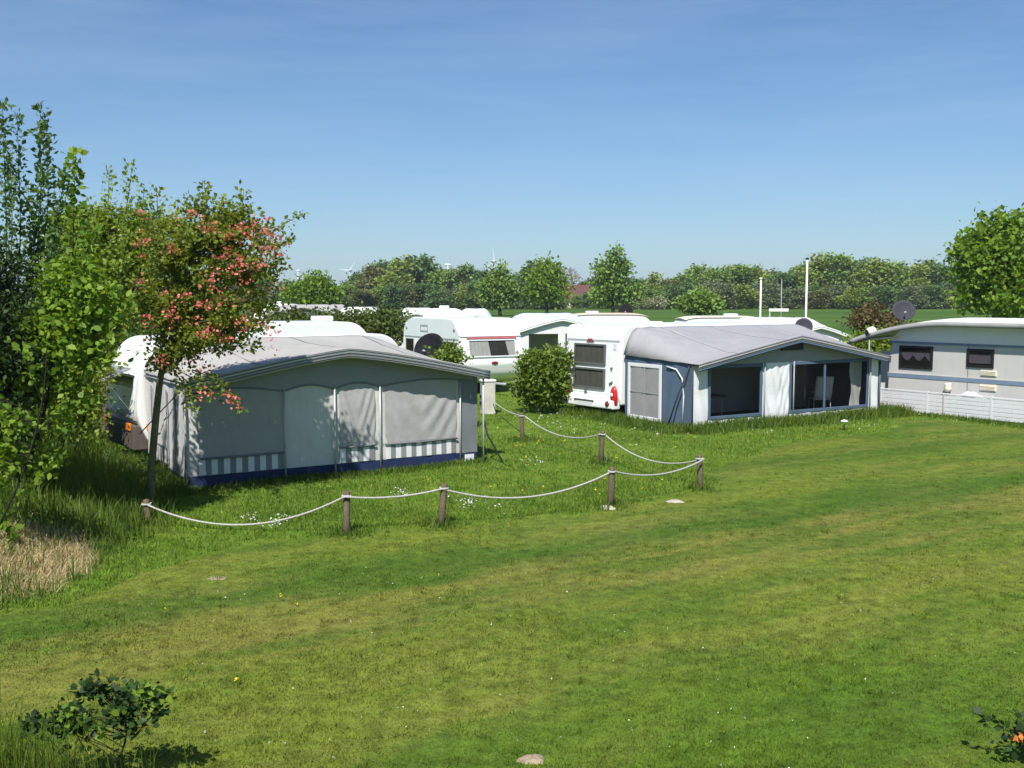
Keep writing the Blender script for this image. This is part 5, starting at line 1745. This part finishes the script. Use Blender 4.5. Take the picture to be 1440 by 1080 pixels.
def wob(x, y, s, seed=0.0):
    return (np.sin(x * s + 1.3 * seed + 1.7 * np.sin(y * s * 0.8 + seed)) + np.sin(y * s * 1.23 + 2.1 * seed + 1.3 * np.sin(x * s * 0.7 - seed)) + 0.6 * np.sin((x + y) * s * 2.3 + seed)) / 2.6


LP_ = [(60, 850), (200, 812), (300, 772), (420, 756), (487, 754), (620, 742), (858, 716), (985, 692), (1012, 655), (1100, 628), (1240, 606), (1268, 590), (1320, 592), (1445, 600),
       (1440, 540), (1240, 520), (900, 500), (600, 500), (100, 520), (-120, 640), (-120, 850)]
LPW = [(G(a, b).x, G(a, b).y) for a, b in LP_]


def lushf(x, y):
    xx = x + 0.25 * wob(x, y, 2.1, 1); yy = y + 0.25 * wob(x, y, 2.4, 2)
    a = inpoly(xx, yy, LPW).astype(float)
    return np.maximum(a, sst(bank(x, y) * 4) * 1.0)


cS = onground(52, 778)


def strawf(x, y):
    d = np.hypot((x - cS.x) / 0.62, (y - cS.y) / 1.25) + 0.25 * wob(x, y, 2.2, 4)
    d2 = np.hypot((x - onground(175, 770).x) / 0.5, (y - onground(175, 770).y) / 0.6) + 0.3 * wob(x, y, 3, 5)
    return np.maximum(sst((1.35 - d) / 0.8), 0.0 * d2)


def axis(lo, hi, fine_lo, fine_hi, step, k=1.35):
    a = list(np.arange(fine_lo, fine_hi + 1e-6, step))
    s = step
    while a[-1] < hi:
        s *= k
        a.append(a[-1] + s)
    s = step
    while a[0] > lo:
        s *= k
        a.insert(0, a[0] - s)
    return np.array(a)


gx = axis(-3500, 3500, -14, 17, 0.16)
gy = axis(-60, 6000, 1.0, 36, 0.16)
X, Y = np.meshgrid(gx, gy)
Z = hgt(X, Y)
far = sst((Y - 400) / 1500)
V = np.stack([X.ravel(), Y.ravel(), Z.ravel()], 1)
nx, ny = len(gx), len(gy)
ii = (np.arange(ny - 1)[:, None] * nx + np.arange(nx - 1)[None]).ravel()
Fq = np.stack([ii, ii + 1, ii + nx + 1, ii + nx], 1)
gr = fast_mesh('ground', V, Fq, 'lawn')
tag(gr, kind='structure')
gr.data.polygons.foreach_set('use_smooth', [True] * len(gr.data.polygons))


def add_attr(o, nm, vals):
    a = o.data.attributes.new(nm, 'FLOAT', 'POINT')
    a.data.foreach_set('value', np.asarray(vals, dtype=np.float32))


add_attr(gr, 'lush', lushf(V[:, 0], V[:, 1]))
add_attr(gr, 'straw', strawf(V[:, 0], V[:, 1]))


# ------------------------------------------------------------------ grass
def foot_mask(x, y):
    """True where something stands on the ground"""
    m = np.zeros(x.shape, bool)
    for o, a, w, d in ((oL, AL, WL, 4.6), (oR, AR, WR, 5.2), (cM, AM, wM, LM), (oX, AX, LX, 2.3)):
        dx, dy = x - o.x, y - o.y
        u = dx * math.cos(a) + dy * math.sin(a)
        v = -dx * math.sin(a) + dy * math.cos(a)
        m |= (u > -0.03) & (u < w + 0.03) & (v > -0.03) & (v < d)
    return m


def blades(name, x, y, h, w, rng, m, lean=0.5, attrs=True):
    n = len(x)
    z = hgt(x, y) - 0.01
    a = rng.random(n) * 6.283
    wx, wy = np.cos(a) * w * 0.5, np.sin(a) * w * 0.5
    b = rng.random(n) * 6.283
    l = lean * h * rng.random(n)
    lx, ly = np.cos(b) * l, np.sin(b) * l
    p0 = np.stack([x - wx, y - wy, z], 1)
    p1 = np.stack([x + wx, y + wy, z], 1)
    p2 = np.stack([x + wx * 0.7 + lx * 0.35, y + wy * 0.7 + ly * 0.35, z + h * 0.6], 1)
    p3 = np.stack([x - wx * 0.7 + lx * 0.35, y - wy * 0.7 + ly * 0.35, z + h * 0.6], 1)
    p4 = np.stack([x + lx, y + ly, z + h], 1)
    V = np.stack([p0, p1, p2, p3, p4], 1).reshape(-1, 3)
    k = np.arange(n) * 5
    Fa = np.concatenate([np.stack([k, k + 1, k + 2, k + 3], 1), np.stack([k + 3, k + 2, k + 4, k + 4], 1)])
    # triangles only (quads split)
    T = np.concatenate([np.stack([k, k + 1, k + 2], 1), np.stack([k, k + 2, k + 3], 1), np.stack([k + 3, k + 2, k + 4], 1)])
    o = fast_mesh(name, V, T, m)
    if attrs:
        add_attr(o, 'lush', np.repeat(lushf(x, y), 5))
        add_attr(o, 'straw', np.repeat(strawf(x, y), 5))
    return o


rg = np.random.default_rng(3)


def sample(n, y0, y1, pw=1.0, xlo=-0.60, xhi=0.60):
    """ground points, thinning out with distance"""
    u = rg.random(n)
    y = (y0 ** -pw + u * (y1 ** -pw - y0 ** -pw)) ** (-1 / pw)
    x = (xlo + (xhi - xlo) * rg.random(n)) * y
    return x, y


x, y = sample(420000, 6.2, 40, 0.9)
L_ = lushf(x, y)
keep = ~foot_mask(x, y) & (rg.random(len(x)) < 0.62 + 0.38 * L_) 
x, y, L_ = x[keep], y[keep], L_[keep]
patch = 0.5 + 0.5 * wob(x, y, 1.7, 3)
h = (0.014 + 0.024 * rg.random(len(x))) * (0.7 + 0.6 * patch) * (1 + 1.0 * L_)
w = 0.005 + 0.0007 * y
tag(blades('lawn_grass', x, y, h, w, rg, 'blade', 0.9), kind='stuff', label='short mown grass of the meadow and the longer lush grass inside the ropes', cat='grass')

# small tufts the mower missed
n = 1500
cx_, cy_ = sample(n, 6.6, 22, 1.0)
k = (lushf(cx_, cy_) < 0.5) & (wob(cx_, cy_, 1.1, 12) + 0.5 * rg.random(n) > 0.05)
cx_, cy_ = cx_[k], cy_[k]
x = np.repeat(cx_, 16) + rg.normal(size=len(cx_) * 16) * 0.035
y = np.repeat(cy_, 16) + rg.normal(size=len(cx_) * 16) * 0.035
tag(blades('grass_tufts', x, y, 0.030 + 0.045 * rg.random(len(x)) ** 1.5, 0.0055 + 0.0005 * y, rg, 'blade', 1.1), kind='stuff', label='small tufts of longer blades left standing in the mown lawn', cat='grass')

# tall grass: along awning feet, posts, the bank
def edge_points(o, a, x0, x1, d0, d1, n):
    u = x0 + (x1 - x0) * rg.random(n)
    v = d0 + (d1 - d0) * rg.random(n)
    return o.x + math.cos(a) * u - math.sin(a) * v, o.y + math.sin(a) * u + math.cos(a) * v


XS, YS, HS = [], [], []


def put(xy, hmin, hmax):
    XS.append(xy[0]); YS.append(xy[1]); HS.append(hmin + (hmax - hmin) * rg.random(len(xy[0])) ** 1.6)


def gau(n, d):
    return np.abs(rg.normal(size=n)) * d


# right awning foot
n = 9000
u = -0.3 + (WR + 1.0) * rg.random(n); v = -0.03 - gau(n, 0.32)
put((oR.x + math.cos(AR) * u - math.sin(AR) * v, oR.y + math.sin(AR) * u + math.cos(AR) * v), 0.08, 0.36)
n = 4200
u = -0.05 - gau(n, 0.35); v = -0.2 + 5.4 * rg.random(n)
put((oR.x + math.cos(AR) * u - math.sin(AR) * v, oR.y + math.sin(AR) * u + math.cos(AR) * v), 0.08, 0.32)
n = 2200
u = WR + gau(n, 0.5); v = -0.6 + 1.6 * rg.random(n)
put((oR.x + math.cos(AR) * u - math.sin(AR) * v, oR.y + math.sin(AR) * u + math.cos(AR) * v), 0.1, 0.42)
# left awning foot
n = 3600
u = -0.3 + (WL + 0.5) * rg.random(n); v = -0.03 - gau(n, 0.14)
put((oL.x + math.cos(AL) * u - math.sin(AL) * v, oL.y + math.sin(AL) * u + math.cos(AL) * v), 0.05, 0.15)
n = 5000
u = -0.05 - gau(n, 0.45); v = -0.4 + 3.4 * rg.random(n)
put((oL.x + math.cos(AL) * u - math.sin(AL) * v, oL.y + math.sin(AL) * u + math.cos(AL) * v), 0.1, 0.4)
# plank fence foot
n = 3000
u = -0.3 + 7.0 * rg.random(n); v = -0.36 - gau(n, 0.25)
put((oX.x + math.cos(AX) * u - math.sin(AX) * v, oX.y + math.sin(AX) * u + math.cos(AX) * v), 0.05, 0.18)
for px, pb, pt, lab in PL:
    q = onground(px, pb)
    put((q.x + rg.normal(size=240) * 0.16, q.y + rg.normal(size=240) * 0.16), 0.05, 0.2)
# bank
n = 70000
yy = 9.5 + 16 * rg.random(n) ** 1.15
xx = -4.9 - 9 * rg.random(n)
bk = bank(xx, yy)
lo = np.interp(yy, BE_Y, BE_X)
kk = (rg.random(n) < np.clip((-xx - lo + 0.35) * 1.6, 0, 1)) & (xx > -0.64 * yy) & ~((strawf(xx, yy) > 0.4) & (rg.random(n) < 0.8))
xx, yy = xx[kk], yy[kk]
XS.append(xx); YS.append(yy); HS.append((0.10 + 0.30 * rg.random(len(xx)) ** 1.5) * (0.75 + 0.5 * (0.5 + 0.5 * wob(xx, yy, 2.0, 6))))
x = np.concatenate(XS); y = np.concatenate(YS); h = np.concatenate(HS)
k = ~foot_mask(x, y)
x, y, h = x[k], y[k], h[k]
tag(blades('tall_grass', x, y, h, 0.006 + 0.0007 * y, rg, 'tall', 0.8, False), kind='stuff', label='long uncut grass on the bank and along the foot of awnings', cat='grass')
# clumps of longer grass inside the rope fence
n = 60000
x, y = sample(n, 14, 34, 0.6, -0.30, 0.36)
k = (lushf(x, y) > 0.5) & ~foot_mask(x, y) & (wob(x, y, 1.3, 9) + 0.4 * rg.random(n) > 0.1)
x, y = x[k], y[k]
tag(blades('meadow_grass', x, y, 0.035 + 0.075 * rg.random(len(x)) ** 1.8, 0.004 + 0.0005 * y, rg, 'tall', 0.8, False), kind='stuff', label='soft clumps of longer grass inside the rope fence', cat='grass')
# straw
n = 34000
xx = cS.x - 2 + 5.0 * rg.random(n); yy = cS.y - 3 + 6 * rg.random(n)
k = rg.random(n) < strawf(xx, yy)
xx, yy = xx[k], yy[k]
tag(blades('dry_grass', xx, yy, 0.04 + 0.17 * rg.random(len(xx)) ** 1.6, 0.012 + 0 * yy, rg, 'straw', 1.6, False), kind='stuff', label='patch of dry straw coloured grass at the foot of the bank', cat='grass')
# stalks in the bottom left corner
n = 520
xx = P(20, 1060, 6.6).x + np.abs(rg.normal(size=n)) * 0.42 - 0.25; yy = 6.5 + 0.35 * rg.random(n)
tag(blades('grass_tuft', xx, yy, np.where(rg.random(n) < 0.02, 0.85 + 0.25 * rg.random(n), 0.30 + 0.42 * rg.random(n) ** 1.6 * np.clip(1.3 - (xx - xx.min()) * 0.8, 0.3, 1.2)), 0.008 + 0 * yy, rg, 'tall', 0.5, False), kind='stuff', label='tuft of long grass stalks in the bottom left corner', cat='grass')


def flowers(name, spots_, m, size, hz, label, per):
    Q = []
    for px, py, s, k in spots_:
        c = onground(px, py)
        a = c.x + rg.normal(size=k) * s; b = c.y + rg.normal(size=k) * s * 1.7
        Q.append(np.stack([a, b, hgt(a, b) + hz * (0.7 + 0.6 * rg.random(k))], 1))
    Q = np.concatenate(Q)
    Q = np.repeat(Q, per, 0) + rg.normal(size=(len(Q) * per, 3)) * size * 0.5
    V, Fq = leaves(Q, size, rg, 3.0, 0.5)
    tag(fast_mesh(name, V, Fq, m), kind='stuff', label=label, cat='flowers')


flowers('white_wildflowers', [(395, 742, 0.10, 10), (382, 748, 0.10, 8), (352, 735, 0.10, 9), (400, 735, 0.06, 6), (565, 698, 0.16, 16), (572, 704, 0.08, 8), (660, 712, 0.18, 20), (665, 718, 0.1, 6), (750, 655, 0.25, 12), (700, 722, 0.12, 5), (930, 612, 0.3, 14),
                              (780, 590, 0.6, 26), (800, 605, 0.5, 22), (760, 610, 0.5, 16), (870, 600, 0.5, 14), (910, 630, 0.6, 12), (1080, 612, 0.2, 6), (1200, 598, 0.4, 12), (1350, 590, 0.7, 24), (1300, 582, 0.4, 10), (810, 570, 0.4, 14)], 'petal', 0.022, 0.10, 'small white wildflowers scattered in the long grass', 3)
flowers('dandelions', [(820, 640, 1.2, 14), (700, 690, 1.2, 9), (760, 620, 0.9, 16), (650, 700, 0.9, 7), (480, 800, 1.8, 8), (880, 630, 0.9, 10)], 'yellow_petal', 0.024, 0.09, 'yellow dandelion heads dotted in the grass', 4)
flowers('daisies', [(900, 900, 2.2, 60), (350, 830, 1.2, 20), (1150, 960, 1.6, 40), (650, 980, 1.2, 30), (370, 1015, 0.5, 12), (1250, 860, 1.8, 30)], 'petal', 0.010, 0.035, 'tiny daisies sprinkled over the mown lawn', 2)

# ------------------------------------------------------------------ thin summer haze
hz = MB()
hz.box(-3700, 3700, -70, 6200, -1.2, 95)
hm = bpy.data.materials.new('summer_haze')
hm.use_nodes = True
hnt = hm.node_tree
hnt.nodes.remove(hnt.nodes['Principled BSDF'])
pv = hnt.nodes.new('ShaderNodeVolumePrincipled')
pv.inputs['Color'].default_value = (0.80, 0.90, 1.0, 1)
pv.inputs['Density'].default_value = 0.00015
hnt.links.new(pv.outputs[0], hnt.nodes['Material Output'].inputs['Volume'])
M['haze'] = hm
tag(hz.build('haze', 'haze'), kind='stuff')

# ------------------------------------------------------------------ light, sky
sun_dir = Vector((-0.20, -0.98, 0)).normalized()
EL = R(50)
sd = Vector((sun_dir.x * math.cos(EL), sun_dir.y * math.cos(EL), math.sin(EL)))
ld = bpy.data.lights.new('sun', 'SUN')
ld.energy = 4.6
ld.angle = R(0.53)
ld.color = (1.0, 0.955, 0.88)
lo = bpy.data.objects.new('sun', ld)
COL.objects.link(lo)
lo.location = (0, -10, 40)
lo.rotation_euler = (-sd).to_track_quat('-Z', 'Y').to_euler()
w = bpy.data.worlds.new('World')
S.world = w
w.use_nodes = True
nt = w.node_tree
bg = nt.nodes['Background']
sky = nt.nodes.new('ShaderNodeTexSky')
sky.sky_type = 'NISHITA'
sky.sun_disc = False
sky.sun_elevation = EL
sky.sun_rotation = math.atan2(sun_dir.x, sun_dir.y)
sky.altitude = 0
sky.air_density = 1.0
sky.dust_density = 0.5
sky.ozone_density = 1.6
# a breath of thin high cloud
tc = nt.nodes.new('ShaderNodeTexCoord')
mp = nt.nodes.new('ShaderNodeMapping')
mp.inputs['Scale'].default_value = (1.6, 3.0, 16.0)
mp.inputs['Rotation'].default_value = (0.10, 0.16, 0.0)
nt.links.new(tc.outputs['Generated'], mp.inputs['Vector'])
nz = nt.nodes.new('ShaderNodeTexNoise')
nz.inputs['Scale'].default_value = 1.6
nz.inputs['Detail'].default_value = 7
nz.inputs['Roughness'].default_value = 0.62
nt.links.new(mp.outputs[0], nz.inputs['Vector'])
cr = nt.nodes.new('ShaderNodeValToRGB')
cr.color_ramp.elements[0].position = 0.38
cr.color_ramp.elements[0].color = (0, 0, 0, 1)
cr.color_ramp.elements[1].position = 0.85
cr.color_ramp.elements[1].color = (0.34, 0.34, 0.34, 1)
nt.links.new(nz.outputs['Fac'], cr.inputs['Fac'])
mx = nt.nodes.new('ShaderNodeMix')
mx.data_type = 'RGBA'
nt.links.new(cr.outputs['Color'], mx.inputs['Factor'])
nt.links.new(sky.outputs['Color'], mx.inputs['A'])
mx.inputs['B'].default_value = (6.5, 7.0, 7.6, 1)
tint = nt.nodes.new('ShaderNodeMix')
tint.data_type = 'RGBA'
tint.blend_type = 'MULTIPLY'
tint.inputs['Factor'].default_value = 1
nt.links.new(mx.outputs['Result'], tint.inputs['A'])
tint.inputs['B'].default_value = (0.74, 0.985, 1.23, 1)
nt.links.new(tint.outputs['Result'], bg.inputs['Color'])
bg.inputs['Strength'].default_value = 0.062

vs = S.view_settings
vs.view_transform = 'Standard'
vs.look = 'None'
vs.exposure = 0.55
vs.gamma = 1.0
S.cycles.max_bounces = 6
S.cycles.transparent_max_bounces = 12
S.cycles.use_denoising = True
